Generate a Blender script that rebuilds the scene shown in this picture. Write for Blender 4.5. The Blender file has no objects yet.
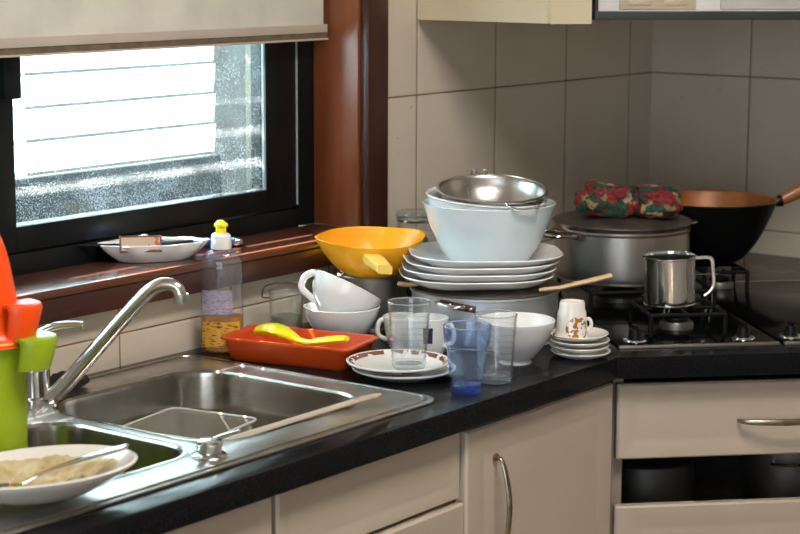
import bpy, bmesh, math, random
from mathutils import Vector, Matrix, noise
random.seed(7)
PI = math.pi
sc = bpy.context.scene
COL = sc.collection
R = math.radians
HX, HY = 0.7071068, 0.7071068

# ------------------------------------------------------------------ materials
def nt(name):
    m = bpy.data.materials.new(name); m.use_nodes = True
    t = m.node_tree; t.nodes.clear()
    out = t.nodes.new('ShaderNodeOutputMaterial')
    return m, t, out
def N(t, kind, **kw):
    n = t.nodes.new(kind)
    for k, v in kw.items():
        if k.startswith('i_'):
            n.inputs[k[2:].replace('_', ' ')].default_value = v
        else: setattr(n, k, v)
    return n
def c4(c): return (c[0], c[1], c[2], 1.0)
def coords(t, scale=(1, 1, 1)):
    tc = N(t, 'ShaderNodeTexCoord'); mp = N(t, 'ShaderNodeMapping')
    mp.inputs['Scale'].default_value = scale
    t.links.new(tc.outputs['Object'], mp.inputs['Vector']); return mp.outputs['Vector']
def ramp(t, stops, fac):
    r = N(t, 'ShaderNodeValToRGB'); e = r.color_ramp.elements
    while len(e) < len(stops): e.new(0.5)
    for i, (p, c) in enumerate(stops): e[i].position = p; e[i].color = c4(c)
    t.links.new(fac, r.inputs['Fac']); return r.outputs['Color']
def mat(name, col, rough=0.4, metal=0.0, var=0.08, vscale=12.0, bump=0.0, bscale=60.0, stretch=(1, 1, 1),
        trans=0.0, ior=1.45, coat=0.0, spec=0.5, sub=0.0, rvar=0.0, col2=None, sheen=0.0, alpha=1.0):
    m, t, out = nt(name)
    p = N(t, 'ShaderNodeBsdfPrincipled')
    v = coords(t, stretch)
    nz = N(t, 'ShaderNodeTexNoise'); nz.inputs['Scale'].default_value = vscale; nz.inputs['Detail'].default_value = 4
    t.links.new(v, nz.inputs['Vector'])
    a = [max(0, x * (1 - var)) for x in col]; b = [min(1, x * (1 + var)) for x in col]
    if col2: b = col2
    t.links.new(ramp(t, [(0.35, a), (0.65, b)], nz.outputs['Fac']), p.inputs['Base Color'])
    p.inputs['Roughness'].default_value = rough; p.inputs['Metallic'].default_value = metal
    p.inputs['Specular IOR Level'].default_value = spec; p.inputs['IOR'].default_value = ior
    p.inputs['Transmission Weight'].default_value = trans; p.inputs['Coat Weight'].default_value = coat
    p.inputs['Coat Roughness'].default_value = 0.08; p.inputs['Alpha'].default_value = alpha
    if sub: p.inputs['Subsurface Weight'].default_value = sub; p.inputs['Subsurface Radius'].default_value = (.01, .01, .01)
    if sheen: p.inputs['Sheen Weight'].default_value = sheen
    if rvar:
        mr = N(t, 'ShaderNodeMapRange'); mr.inputs['To Min'].default_value = max(0.02, rough - rvar); mr.inputs['To Max'].default_value = rough + rvar
        n2 = N(t, 'ShaderNodeTexNoise'); n2.inputs['Scale'].default_value = vscale * 2.3; n2.inputs['Detail'].default_value = 5
        t.links.new(v, n2.inputs['Vector']); t.links.new(n2.outputs['Fac'], mr.inputs['Value']); t.links.new(mr.outputs['Result'], p.inputs['Roughness'])
    if bump:
        n3 = N(t, 'ShaderNodeTexNoise'); n3.inputs['Scale'].default_value = bscale; n3.inputs['Detail'].default_value = 3
        bp = N(t, 'ShaderNodeBump'); bp.inputs['Strength'].default_value = bump; bp.inputs['Distance'].default_value = 0.002
        t.links.new(v, n3.inputs['Vector']); t.links.new(n3.outputs['Fac'], bp.inputs['Height']); t.links.new(bp.outputs['Normal'], p.inputs['Normal'])
    t.links.new(p.outputs[0], out.inputs['Surface'])
    return m
def glass(name, col, edge, refl=1.0, film=0.0, filmcol=(0.8, 0.85, 0.9)):
    """thin clear glass: see-through body, deeper tint where the wall is seen edge on, fresnel gloss"""
    m, t, out = nt(name)
    v = coords(t); nz = N(t, 'ShaderNodeTexNoise'); nz.inputs['Scale'].default_value = 35
    bp = N(t, 'ShaderNodeBump'); bp.inputs['Strength'].default_value = 0.12; bp.inputs['Distance'].default_value = 0.001
    t.links.new(v, nz.inputs['Vector']); t.links.new(nz.outputs['Fac'], bp.inputs['Height'])
    lw = N(t, 'ShaderNodeLayerWeight'); lw.inputs['Blend'].default_value = 0.35
    tr = N(t, 'ShaderNodeBsdfTransparent')
    t.links.new(ramp(t, [(0.45, col), (0.95, edge)], lw.outputs['Facing']), tr.inputs['Color'])
    gl = N(t, 'ShaderNodeBsdfGlossy'); gl.inputs['Roughness'].default_value = 0.03
    t.links.new(bp.outputs['Normal'], gl.inputs['Normal'])
    lf = N(t, 'ShaderNodeLayerWeight'); lf.inputs['Blend'].default_value = 0.5; t.links.new(bp.outputs['Normal'], lf.inputs['Normal'])
    pw = N(t, 'ShaderNodeMath', operation='POWER'); pw.inputs[1].default_value = 4.0; t.links.new(lf.outputs['Facing'], pw.inputs[0])
    mu = N(t, 'ShaderNodeMath', operation='MULTIPLY_ADD'); mu.inputs[1].default_value = 0.6 * refl; mu.inputs[2].default_value = 0.035 * refl; mu.use_clamp = True; t.links.new(pw.outputs[0], mu.inputs[0])
    mx = N(t, 'ShaderNodeMixShader'); t.links.new(mu.outputs[0], mx.inputs['Fac'])
    body = tr.outputs[0]
    if film:
        df = N(t, 'ShaderNodeBsdfDiffuse'); df.inputs['Color'].default_value = c4(filmcol)
        m2 = N(t, 'ShaderNodeMixShader'); m2.inputs['Fac'].default_value = film
        t.links.new(body, m2.inputs[1]); t.links.new(df.outputs[0], m2.inputs[2]); body = m2.outputs[0]
    t.links.new(body, mx.inputs[1]); t.links.new(gl.outputs[0], mx.inputs[2]); t.links.new(mx.outputs[0], out.inputs['Surface'])
    return m

def tile_mat(name, axis, off_h, off_v, pw=0.2605, ph=0.329):
    m, t, out = nt(name)
    p = N(t, 'ShaderNodeBsdfPrincipled')
    tc = N(t, 'ShaderNodeTexCoord'); sp = N(t, 'ShaderNodeSeparateXYZ'); t.links.new(tc.outputs['Object'], sp.inputs[0])
    def mth(op, a, b=None, c=None):
        n = N(t, 'ShaderNodeMath', operation=op)
        for i, x in enumerate((a, b, c)):
            if x is None: continue
            if isinstance(x, (int, float)): n.inputs[i].default_value = x
            else: t.links.new(x, n.inputs[i])
        return n.outputs[0]
    def line(src, off, pitch):
        u = mth('DIVIDE', mth('SUBTRACT', src, off), pitch)
        fr = mth('FRACT', u); d = mth('MINIMUM', fr, mth('SUBTRACT', 1.0, fr))
        return mth('MULTIPLY', d, pitch), mth('FLOOR', u)
    dh, ih = line(sp.outputs[axis], off_h, pw); dv, iv = line(sp.outputs['Z'], off_v, ph)
    d = mth('MINIMUM', dh, dv)
    grout = mth('LESS_THAN', d, 0.0014)
    hgt = mth('SMOOTH_MIN', d, 0.005, 0.003)
    nz = N(t, 'ShaderNodeTexNoise'); nz.inputs['Scale'].default_value = 6; nz.inputs['Detail'].default_value = 3
    t.links.new(tc.outputs['Object'], nz.inputs['Vector'])
    col = ramp(t, [(0.3, (0.60, 0.525, 0.42)), (0.7, (0.66, 0.585, 0.48))], nz.outputs['Fac'])
    # small greasy specks
    n2 = N(t, 'ShaderNodeTexNoise'); n2.inputs['Scale'].default_value = 55; n2.inputs['Detail'].default_value = 1
    t.links.new(tc.outputs['Object'], n2.inputs['Vector'])
    sp2 = mth('GREATER_THAN', n2.outputs['Fac'], 0.775)
    mx0 = N(t, 'ShaderNodeMix', data_type='RGBA'); t.links.new(mth('MULTIPLY', sp2, 0.5), mx0.inputs['Factor'])
    t.links.new(col, mx0.inputs[6]); mx0.inputs[7].default_value = (0.2, 0.12, 0.05, 1)
    n3 = N(t, 'ShaderNodeTexNoise'); n3.inputs['Scale'].default_value = 9
    t.links.new(tc.outputs['Object'], n3.inputs['Vector'])
    gcol = ramp(t, [(0.35, (0.10, 0.05, 0.02)), (0.7, (0.30, 0.18, 0.07))], n3.outputs['Fac'])
    mx = N(t, 'ShaderNodeMix', data_type='RGBA'); t.links.new(grout, mx.inputs['Factor'])
    t.links.new(mx0.outputs[2], mx.inputs[6]); t.links.new(gcol, mx.inputs[7])
    t.links.new(mx.outputs[2], p.inputs['Base Color'])
    mr = N(t, 'ShaderNodeMapRange'); t.links.new(grout, mr.inputs['Value']); mr.inputs['To Min'].default_value = 0.32; mr.inputs['To Max'].default_value = 0.9
    t.links.new(mr.outputs[0], p.inputs['Roughness'])
    bp = N(t, 'ShaderNodeBump'); bp.inputs['Strength'].default_value = 0.5; bp.inputs['Distance'].default_value = 0.4
    t.links.new(hgt, bp.inputs['Height']); t.links.new(bp.outputs['Normal'], p.inputs['Normal'])
    t.links.new(p.outputs[0], out.inputs['Surface'])
    return m

def wood_mat(name, a, b, stretch, rough=0.3, coat=0.3):
    m, t, out = nt(name)
    p = N(t, 'ShaderNodeBsdfPrincipled'); v = coords(t, stretch)
    nz = N(t, 'ShaderNodeTexNoise'); nz.inputs['Scale'].default_value = 14; nz.inputs['Detail'].default_value = 8; nz.inputs['Distortion'].default_value = 0.6
    t.links.new(v, nz.inputs['Vector'])
    t.links.new(ramp(t, [(0.3, a), (0.7, b)], nz.outputs['Fac']), p.inputs['Base Color'])
    p.inputs['Roughness'].default_value = rough; p.inputs['Coat Weight'].default_value = coat; p.inputs['Coat Roughness'].default_value = 0.2
    bp = N(t, 'ShaderNodeBump'); bp.inputs['Strength'].default_value = 0.15; bp.inputs['Distance'].default_value = 0.001
    t.links.new(nz.outputs['Fac'], bp.inputs['Height']); t.links.new(bp.outputs['Normal'], p.inputs['Normal'])
    t.links.new(p.outputs[0], out.inputs['Surface']); return m

def granite_mat():
    m, t, out = nt('black_granite')
    p = N(t, 'ShaderNodeBsdfPrincipled'); v = coords(t)
    vo = N(t, 'ShaderNodeTexVoronoi'); vo.inputs['Scale'].default_value = 260
    nz = N(t, 'ShaderNodeTexNoise'); nz.inputs['Scale'].default_value = 420; nz.inputs['Detail'].default_value = 2
    t.links.new(v, vo.inputs['Vector']); t.links.new(v, nz.inputs['Vector'])
    t.links.new(ramp(t, [(0.50, (0.005, 0.005, 0.006)), (0.64, (0.012, 0.013, 0.015)), (0.74, (0.022, 0.022, 0.022))], nz.outputs['Fac']), p.inputs['Base Color'])
    mr = N(t, 'ShaderNodeMapRange'); mr.inputs['To Min'].default_value = 0.06; mr.inputs['To Max'].default_value = 0.26
    n2 = N(t, 'ShaderNodeTexNoise'); n2.inputs['Scale'].default_value = 25; n2.inputs['Detail'].default_value = 6
    t.links.new(v, n2.inputs['Vector']); t.links.new(n2.outputs['Fac'], mr.inputs['Value']); t.links.new(mr.outputs[0], p.inputs['Roughness'])
    p.inputs['Specular IOR Level'].default_value = 0.35; p.inputs['IOR'].default_value = 1.26
    t.links.new(p.outputs[0], out.inputs['Surface']); return m

def patch_mat():
    m, t, out = nt('patchwork_cloth')
    p = N(t, 'ShaderNodeBsdfPrincipled'); v = coords(t)
    vo = N(t, 'ShaderNodeTexVoronoi'); vo.inputs['Scale'].default_value = 62; vo.inputs['Randomness'].default_value = 0.9
    nz = N(t, 'ShaderNodeTexNoise'); nz.inputs['Scale'].default_value = 30
    ad = N(t, 'ShaderNodeVectorMath', operation='MULTIPLY_ADD'); ad.inputs[1].default_value = (0.03, 0.03, 0.03)
    t.links.new(nz.outputs['Color'], ad.inputs[0]); t.links.new(v, ad.inputs[2]); t.links.new(v, nz.inputs['Vector'])
    t.links.new(ad.outputs[0], vo.inputs['Vector'])
    sp = N(t, 'ShaderNodeSeparateColor'); t.links.new(vo.outputs['Color'], sp.inputs[0])
    r = N(t, 'ShaderNodeValToRGB'); r.color_ramp.interpolation = 'CONSTANT'; e = r.color_ramp.elements
    st = [(0, (0.20, 0.014, 0.016)), (0.26, (0.012, 0.06, 0.035)), (0.5, (0.30, 0.20, 0.08)), (0.66, (0.24, 0.02, 0.02)), (0.84, (0.012, 0.055, 0.03)), (0.93, (0.36, 0.26, 0.15))]
    while len(e) < len(st): e.new(0.5)
    for i, (q, c) in enumerate(st): e[i].position = q; e[i].color = c4(c)
    t.links.new(sp.outputs[0], r.inputs['Fac'])
    n2 = N(t, 'ShaderNodeTexNoise'); n2.inputs['Scale'].default_value = 160; n2.inputs['Detail'].default_value = 2
    t.links.new(v, n2.inputs['Vector'])
    mx = N(t, 'ShaderNodeMix', data_type='RGBA', blend_type='MULTIPLY'); mx.inputs['Factor'].default_value = 0.8
    t.links.new(r.outputs['Color'], mx.inputs[6]); t.links.new(ramp(t, [(0.4, (0.35, 0.35, 0.35)), (0.55, (1, 1, 1))], n2.outputs['Fac']), mx.inputs[7])
    t.links.new(mx.outputs[2], p.inputs['Base Color']); p.inputs['Roughness'].default_value = 0.85
    t.links.new(p.outputs[0], out.inputs['Surface']); return m

def pane_mat():
    m, t, out = nt('dirty_window_glass')
    tc = N(t, 'ShaderNodeTexCoord'); v = tc.outputs['Object']
    tr = N(t, 'ShaderNodeBsdfTransparent'); tr.inputs['Color'].default_value = (0.93, 0.97, 0.97, 1)
    gl = N(t, 'ShaderNodeBsdfGlossy'); gl.inputs['Roughness'].default_value = 0.02
    lf = N(t, 'ShaderNodeLayerWeight'); lf.inputs['Blend'].default_value = 0.5
    pw = N(t, 'ShaderNodeMath', operation='POWER'); pw.inputs[1].default_value = 4.0; t.links.new(lf.outputs['Facing'], pw.inputs[0])
    fr = N(t, 'ShaderNodeMath', operation='MULTIPLY_ADD'); fr.inputs[1].default_value = 0.7; fr.inputs[2].default_value = 0.03; t.links.new(pw.outputs[0], fr.inputs[0])
    m1 = N(t, 'ShaderNodeMixShader'); t.links.new(fr.outputs[0], m1.inputs[0]); t.links.new(tr.outputs[0], m1.inputs[1]); t.links.new(gl.outputs[0], m1.inputs[2])
    tl = N(t, 'ShaderNodeBsdfTranslucent'); tl.inputs['Color'].default_value = (0.55, 0.62, 0.68, 1)
    df = N(t, 'ShaderNodeBsdfDiffuse'); df.inputs['Color'].default_value = (0.75, 0.8, 0.82, 1)
    m2 = N(t, 'ShaderNodeMixShader'); m2.inputs[0].default_value = 0.45; t.links.new(tl.outputs[0], m2.inputs[1]); t.links.new(df.outputs[0], m2.inputs[2])
    # dirt specks: denser low on the pane, plus a thin even film
    sp = N(t, 'ShaderNodeSeparateXYZ'); t.links.new(v, sp.inputs[0])
    n1 = N(t, 'ShaderNodeTexNoise'); n1.inputs['Scale'].default_value = 330; n1.inputs['Detail'].default_value = 2
    n0 = N(t, 'ShaderNodeTexNoise'); n0.inputs['Scale'].default_value = 16; n0.inputs['Detail'].default_value = 3
    t.links.new(v, n1.inputs['Vector']); t.links.new(v, n0.inputs['Vector'])
    g = N(t, 'ShaderNodeMapRange'); g.inputs['From Min'].default_value = 1.11; g.inputs['From Max'].default_value = 1.24
    g.inputs['To Min'].default_value = 0.10; g.inputs['To Max'].default_value = 0.0; t.links.new(sp.outputs['Z'], g.inputs['Value'])
    a1 = N(t, 'ShaderNodeMath', operation='ADD'); t.links.new(n1.outputs['Fac'], a1.inputs[0]); t.links.new(g.outputs[0], a1.inputs[1])
    s0 = N(t, 'ShaderNodeMath', operation='MULTIPLY_ADD'); t.links.new(n0.outputs['Fac'], s0.inputs[0]); s0.inputs[1].default_value = 0.35; t.links.new(a1.outputs[0], s0.inputs[2])
    mk = N(t, 'ShaderNodeMapRange'); mk.inputs['From Min'].default_value = 0.78; mk.inputs['From Max'].default_value = 0.88
    mk.inputs['To Min'].default_value = 0.04; mk.inputs['To Max'].default_value = 0.42; t.links.new(s0.outputs[0], mk.inputs['Value'])
    m3 = N(t, 'ShaderNodeMixShader'); t.links.new(mk.outputs[0], m3.inputs[0]); t.links.new(m1.outputs[0], m3.inputs[1]); t.links.new(m2.outputs[0], m3.inputs[2])
    t.links.new(m3.outputs[0], out.inputs['Surface']); return m

def slat_mat():
    m, t, out = nt('translucent_slat'); v = coords(t)
    tl = N(t, 'ShaderNodeBsdfTranslucent'); df = N(t, 'ShaderNodeBsdfDiffuse')
    nz = N(t, 'ShaderNodeTexNoise'); nz.inputs['Scale'].default_value = 8; t.links.new(v, nz.inputs['Vector'])
    c = ramp(t, [(0.3, (0.72, 0.84, 0.92)), (0.7, (0.80, 0.90, 0.96))], nz.outputs['Fac'])
    t.links.new(c, tl.inputs['Color']); t.links.new(c, df.inputs['Color'])
    mx = N(t, 'ShaderNodeMixShader'); mx.inputs[0].default_value = 0.35
    t.links.new(tl.outputs[0], mx.inputs[1]); t.links.new(df.outputs[0], mx.inputs[2]); t.links.new(mx.outputs[0], out.inputs['Surface']); return m

def blobs_mat(name, base, mark, scale, thr, rough=0.15, axis_lo=None, axis_hi=None, rad=None, st=None):
    """glazed ware with a printed ring or sprig pattern of its own colour"""
    m, t, out = nt(name)
    p = N(t, 'ShaderNodeBsdfPrincipled'); tc = N(t, 'ShaderNodeTexCoord')
    nz = N(t, 'ShaderNodeTexNoise'); nz.inputs['Scale'].default_value = scale; nz.inputs['Detail'].default_value = 2
    t.links.new(coords(t, st) if st else tc.outputs['Object'], nz.inputs['Vector'])
    g = N(t, 'ShaderNodeMath', operation='GREATER_THAN'); g.inputs[1].default_value = thr; t.links.new(nz.outputs['Fac'], g.inputs[0])
    f = g.outputs[0]
    if rad:
        ln = N(t, 'ShaderNodeVectorMath', operation='LENGTH'); t.links.new(tc.outputs['Object'], ln.inputs[0])
        a = N(t, 'ShaderNodeMath', operation='GREATER_THAN'); a.inputs[1].default_value = rad[0]; t.links.new(ln.outputs['Value'], a.inputs[0])
        b = N(t, 'ShaderNodeMath', operation='LESS_THAN'); b.inputs[1].default_value = rad[1]; t.links.new(ln.outputs['Value'], b.inputs[0])
        c = N(t, 'ShaderNodeMath', operation='MULTIPLY'); t.links.new(a.outputs[0], c.inputs[0]); t.links.new(b.outputs[0], c.inputs[1])
        d = N(t, 'ShaderNodeMath', operation='MULTIPLY'); t.links.new(c.outputs[0], d.inputs[0]); t.links.new(f, d.inputs[1]); f = d.outputs[0]
    if axis_lo is not None:
        # patch around one point
        sb = N(t, 'ShaderNodeVectorMath', operation='DISTANCE'); sb.inputs[1].default_value = axis_lo; t.links.new(tc.outputs['Object'], sb.inputs[0])
        b = N(t, 'ShaderNodeMath', operation='LESS_THAN'); b.inputs[1].default_value = axis_hi; t.links.new(sb.outputs['Value'], b.inputs[0])
        d = N(t, 'ShaderNodeMath', operation='MULTIPLY'); t.links.new(b.outputs[0], d.inputs[0]); t.links.new(f, d.inputs[1]); f = d.outputs[0]
    mx = N(t, 'ShaderNodeMix', data_type='RGBA'); t.links.new(f, mx.inputs['Factor']); mx.inputs[6].default_value = c4(base); mx.inputs[7].default_value = c4(mark)
    t.links.new(mx.outputs[2], p.inputs['Base Color']); p.inputs['Roughness'].default_value = rough; p.inputs['Coat Weight'].default_value = 0.3
    t.links.new(p.outputs[0], out.inputs['Surface']); return m

M = {}
M['tile_l'] = tile_mat('tiles_left', 'X', -0.0983, 1.281)
M['tile_r'] = tile_mat('tiles_right', 'Y', -0.2413, 1.281)
M['plaster'] = mat('plaster', (0.55, 0.50, 0.43), 0.8, var=0.05, vscale=3)
M['floor'] = mat('floor_tile', (0.30, 0.24, 0.18), 0.35, var=0.15, vscale=4)
M['granite'] = granite_mat()
M['cream'] = mat('cream_lacquer', (0.48, 0.40, 0.315), 0.38, var=0.05, vscale=5, rvar=0.08)
M['cream2'] = mat('cream_carcass', (0.66, 0.63, 0.58), 0.4, var=0.03)
M['carc'] = mat('brown_carcass_edge', (0.26, 0.21, 0.165), 0.5, var=0.15)  # darker brown than the other carcasses
M['cabcream'] = mat('yellowed_cream', (0.60, 0.52, 0.35), 0.35, var=0.03)
M['dark_in'] = mat('shaded_interior_dark_plinth', (0.03, 0.025, 0.02), 0.7)  # near-black: shade of the gap put into the lining; plinths share it
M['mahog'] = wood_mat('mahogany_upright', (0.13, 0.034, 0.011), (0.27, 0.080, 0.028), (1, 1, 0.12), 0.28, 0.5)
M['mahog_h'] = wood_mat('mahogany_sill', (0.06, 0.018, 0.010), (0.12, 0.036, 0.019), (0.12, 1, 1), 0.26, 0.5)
M['mahog_d'] = wood_mat('shaded_mahogany_casing', (0.026, 0.007, 0.004), (0.055, 0.013, 0.007), (1, 1, 0.12), 0.35, 0.1)  # room-side shade put into the wood colour of the casing
M['mahog_a'] = wood_mat('shaded_mahogany_apron', (0.030, 0.008, 0.005), (0.055, 0.014, 0.009), (0.12, 1, 1), 0.4, 0.1)  # apron wood with its shade put into the colour
M['black_alu'] = mat('black_aluminium', (0.004, 0.006, 0.007), 0.35, spec=0.35, var=0.3, rvar=0.1)
M['grey_alu'] = mat('grey_edge_glint', (0.35, 0.42, 0.45), 0.4)
M['pane'] = pane_mat()
M['slat'] = slat_mat()
M['outstone'] = mat('outer_stone', (0.032, 0.042, 0.045), 0.9, var=0.3, vscale=30)
M['outbeige'] = mat('outer_beige', (0.20, 0.19, 0.13), 0.8, var=0.1)
M['blind'] = mat('blind_fabric', (0.62, 0.60, 0.52), 0.75, var=0.10, vscale=9, bump=0.1, bscale=300)
M['blindbar'] = mat('blind_bar', (0.50, 0.43, 0.36), 0.5, var=0.05)
M['blinddark'] = mat('blind_bar_dark', (0.15, 0.11, 0.075), 0.6, var=0.2, vscale=60)
M['steel'] = mat('brushed_steel', (0.56, 0.54, 0.51), 0.30, 1.0, var=0.06, vscale=20, rvar=0.08, bump=0.03, bscale=40)
M['rimsteel'] = mat('sink_rim_steel', (0.56, 0.55, 0.53), 0.31, 1.0, var=0.08, vscale=30, rvar=0.07)
M['sinksteel'] = mat('sink_steel', (0.42, 0.39, 0.35), 0.22, 1.0, var=0.12, vscale=30, rvar=0.07, bump=0.02, bscale=50)  # bowl steel darker than the rim: shade put into the colour
M['chrome'] = mat('chrome', (0.78, 0.78, 0.78), 0.12, 1.0, var=0.03, rvar=0.05)
M['satin'] = mat('satin_chrome', (0.66, 0.65, 0.63), 0.24, 1.0, var=0.03, rvar=0.04)
M['alu'] = mat('worn_aluminium', (0.46, 0.43, 0.39), 0.36, 1.0, var=0.10, vscale=10, rvar=0.08)
M['alu2'] = mat('pot_aluminium', (0.58, 0.60, 0.63), 0.40, 0.85, var=0.08, vscale=10, rvar=0.08)
M['lidalu'] = mat('greasy_lid_metal', (0.24, 0.20, 0.17), 0.42, 0.9, var=0.25, vscale=25, rvar=0.1)
M['burnt'] = mat('burnt_rim', (0.09, 0.05, 0.03), 0.5, 0.3, var=0.4, vscale=50)
M['white'] = mat('white_china', (0.80, 0.80, 0.79), 0.14, var=0.02, coat=0.4)
M['white2'] = mat('cream_china', (0.76, 0.73, 0.67), 0.18, var=0.03, coat=0.3)
M['milky'] = mat('milky_glass', (0.80, 0.90, 0.94), 0.08, var=0.03, coat=0.6, alpha=0.80, sub=0.1)
M['plast_w'] = mat('white_plastic', (0.82, 0.82, 0.80), 0.35, sub=0.1)
M['yellow'] = mat('yellow_plastic', (0.95, 0.43, 0.014), 0.28, var=0.04, sub=0.12)
M['yellowh'] = mat('pale_yellow_plastic', (0.90, 0.62, 0.14), 0.3, var=0.05)
M['lime_s'] = mat('lemon_plastic', (0.80, 0.73, 0.01), 0.3, var=0.05, sub=0.1)
M['orange_t'] = mat('orange_red_plastic', (0.58, 0.068, 0.010), 0.32, var=0.06)
M['orange'] = mat('bright_orange_plastic', (0.95, 0.085, 0.005), 0.3, var=0.05, sub=0.3)
M['green'] = mat('lime_green_plastic', (0.30, 0.42, 0.01), 0.3, var=0.06, sub=0.3)
M['gcap'] = mat('nozzle_yellow', (0.95, 0.78, 0.02), 0.35)
M['clear'] = glass('clear_glass', (0.985, 0.99, 0.99), (0.50, 0.53, 0.55), refl=1.5, film=0.03)
M['blueg'] = glass('blue_glass', (0.87, 0.925, 0.998), (0.14, 0.30, 0.90), refl=1.4, film=0.03, filmcol=(0.45, 0.6, 0.95))
M['bluebase'] = glass('blue_glass_base', (0.45, 0.60, 0.98), (0.10, 0.22, 0.85), refl=1.5, film=0.05, filmcol=(0.12, 0.25, 0.85))
M['bluerim'] = glass('blue_rim_highlight', (0.60, 0.72, 0.98), (0.35, 0.5, 0.95), refl=2.5, film=0.35, filmcol=(0.5, 0.66, 0.95))  # pale blue film paints the highlight along the rim
M['glassrim'] = glass('glass_rim_highlight', (0.80, 0.83, 0.85), (0.5, 0.53, 0.55), refl=3.0, film=0.30, filmcol=(0.75, 0.78, 0.80))  # milky film paints a bright highlight on the tumbler rims
M['bottle'] = glass('clear_bottle_plastic', (0.97, 0.96, 0.985), (0.72, 0.70, 0.78), film=0.03)
M['jarglass'] = glass('jar_glass', (0.96, 0.98, 0.97), (0.62, 0.68, 0.66), film=0.03)
M['boxplast'] = glass('frosted_box_plastic', (0.93, 0.92, 0.89), (0.60, 0.58, 0.55), refl=.8, film=0.16, filmcol=(0.80, 0.77, 0.72))
M['rimplast'] = mat('box_rim_highlight', (0.72, 0.71, 0.68), 0.25, alpha=0.75)  # pale bead added as the highlight along the box rim
M['amber'] = mat('amber_liquid', (0.95, 0.52, 0.05), 0.1, var=0.05, trans=0.8)
M['labelw'] = blobs_mat('bottle_label', (0.55, 0.53, 0.66), (0.36, 0.30, 0.56), 130, 0.53, 0.5, st=(1, 1, 3.2))
M['labela'] = blobs_mat('bottle_label_amber', (0.85, 0.45, 0.05), (0.16, 0.08, 0.02), 100, 0.58, 0.5, st=(1, 1, 3.5))
M['labelw'].node_tree.nodes['Principled BSDF'].inputs['Alpha'].default_value = 0.55
M['labela'].node_tree.nodes['Principled BSDF'].inputs['Alpha'].default_value = 0.8
M['ribglass'] = glass('tumbler_rib', (0.93, 0.95, 0.96), (0.7, 0.73, 0.75), refl=1.6, film=0.08)
M['dimpan'] = mat('shade_dimmed_metal', (0.16, 0.15, 0.14), 0.45, 0.9, var=0.2)  # steel darkened for the shade in the drawer gap; burners share it
M['cloth'] = patch_mat()
M['black'] = mat('black_enamel', (0.004, 0.004, 0.004), 0.40, spec=0.2, var=0.3, rvar=0.1)
M['blackm'] = mat('black_cast_iron', (0.006, 0.006, 0.006), 0.6, spec=0.15, var=0.3)
M['hobglass'] = mat('black_hob_glass', (0.003, 0.003, 0.003), 0.14, spec=0.15, ior=1.3, var=0.2, rvar=0.05)
M['trim'] = mat('hob_trim_metal', (0.42, 0.38, 0.33), 0.38, 0.9, var=0.1)
M['wokin'] = mat('rusty_wok_inside', (0.30, 0.115, 0.03), 0.42, 0.2, var=0.3, vscale=15, rvar=0.1)
M['stickwood'] = wood_mat('greyed_stick_wood', (0.36, 0.28, 0.20), (0.50, 0.42, 0.33), (1, 1, 1), 0.5, 0.0)
M['woodh'] = wood_mat('pan_handle_wood', (0.30, 0.10, 0.03), (0.46, 0.18, 0.06), (1, 1, 1), 0.4, 0.3)
M['pine'] = wood_mat('pale_spoon_wood', (0.50, 0.33, 0.17), (0.66, 0.48, 0.28), (1, 1, 1), 0.6, 0.0)
M['handle'] = mat('aged_brass_handle', (0.34, 0.29, 0.22), 0.3, 1.0, var=0.2, vscale=40)
M['rust'] = mat('rusty_bolt', (0.22, 0.10, 0.03), 0.6, 0.4)
M['hoodw'] = mat('hood_white', (0.62, 0.61, 0.60), 0.35)
M['hoodg'] = mat('hood_grey_lens', (0.50, 0.47, 0.45), 0.3)
M['hoodb'] = mat('hood_dark_bar', (0.035, 0.038, 0.036), 0.4)
M['beige'] = mat('beige_plastic', (0.46, 0.38, 0.28), 0.4)
M['platebrown'] = blobs_mat('plate_with_brown_border', (0.78, 0.77, 0.74), (0.20, 0.07, 0.05), 60, 0.47, 0.14, rad=(0.069, 0.078))
M['cupbrown'] = blobs_mat('cup_with_brown_sprig', (0.77, 0.73, 0.67), (0.36, 0.15, 0.02), 120, 0.50, 0.15, axis_lo=(0.008, -0.025, 0.018), axis_hi=0.020)
M['bluewhite'] = blobs_mat('blue_and_white_dish', (0.72, 0.73, 0.76), (0.05, 0.10, 0.42), 45, 0.47, 0.14)
M['mash'] = mat('food_mash', (0.50, 0.34, 0.12), 0.55, var=0.2, vscale=40, bump=0.5, bscale=90, col2=(0.62, 0.52, 0.34))
M['foodbits'] = mat('food_bits', (0.55, 0.22, 0.04), 0.6, var=0.3)
M['lblue'] = mat('blue_lighter_plastic', (0.03, 0.08, 0.32), 0.25, var=0.1, coat=0.4)
M['match'] = blobs_mat('matchbox_paper', (0.62, 0.45, 0.33), (0.55, 0.16, 0.06), 38, 0.56, 0.6)
M['matchside'] = mat('matchbox_striker', (0.16, 0.08, 0.06), 0.8)
M['paper'] = mat('paper_wrap', (0.75, 0.75, 0.75), 0.6)
M['navy'] = mat('navy_print', (0.03, 0.035, 0.07), 0.35)
M['scour'] = mat('black_scouring_pad', (0.02, 0.018, 0.015), 0.9, var=0.4, vscale=80, bump=0.8, bscale=200)

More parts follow.
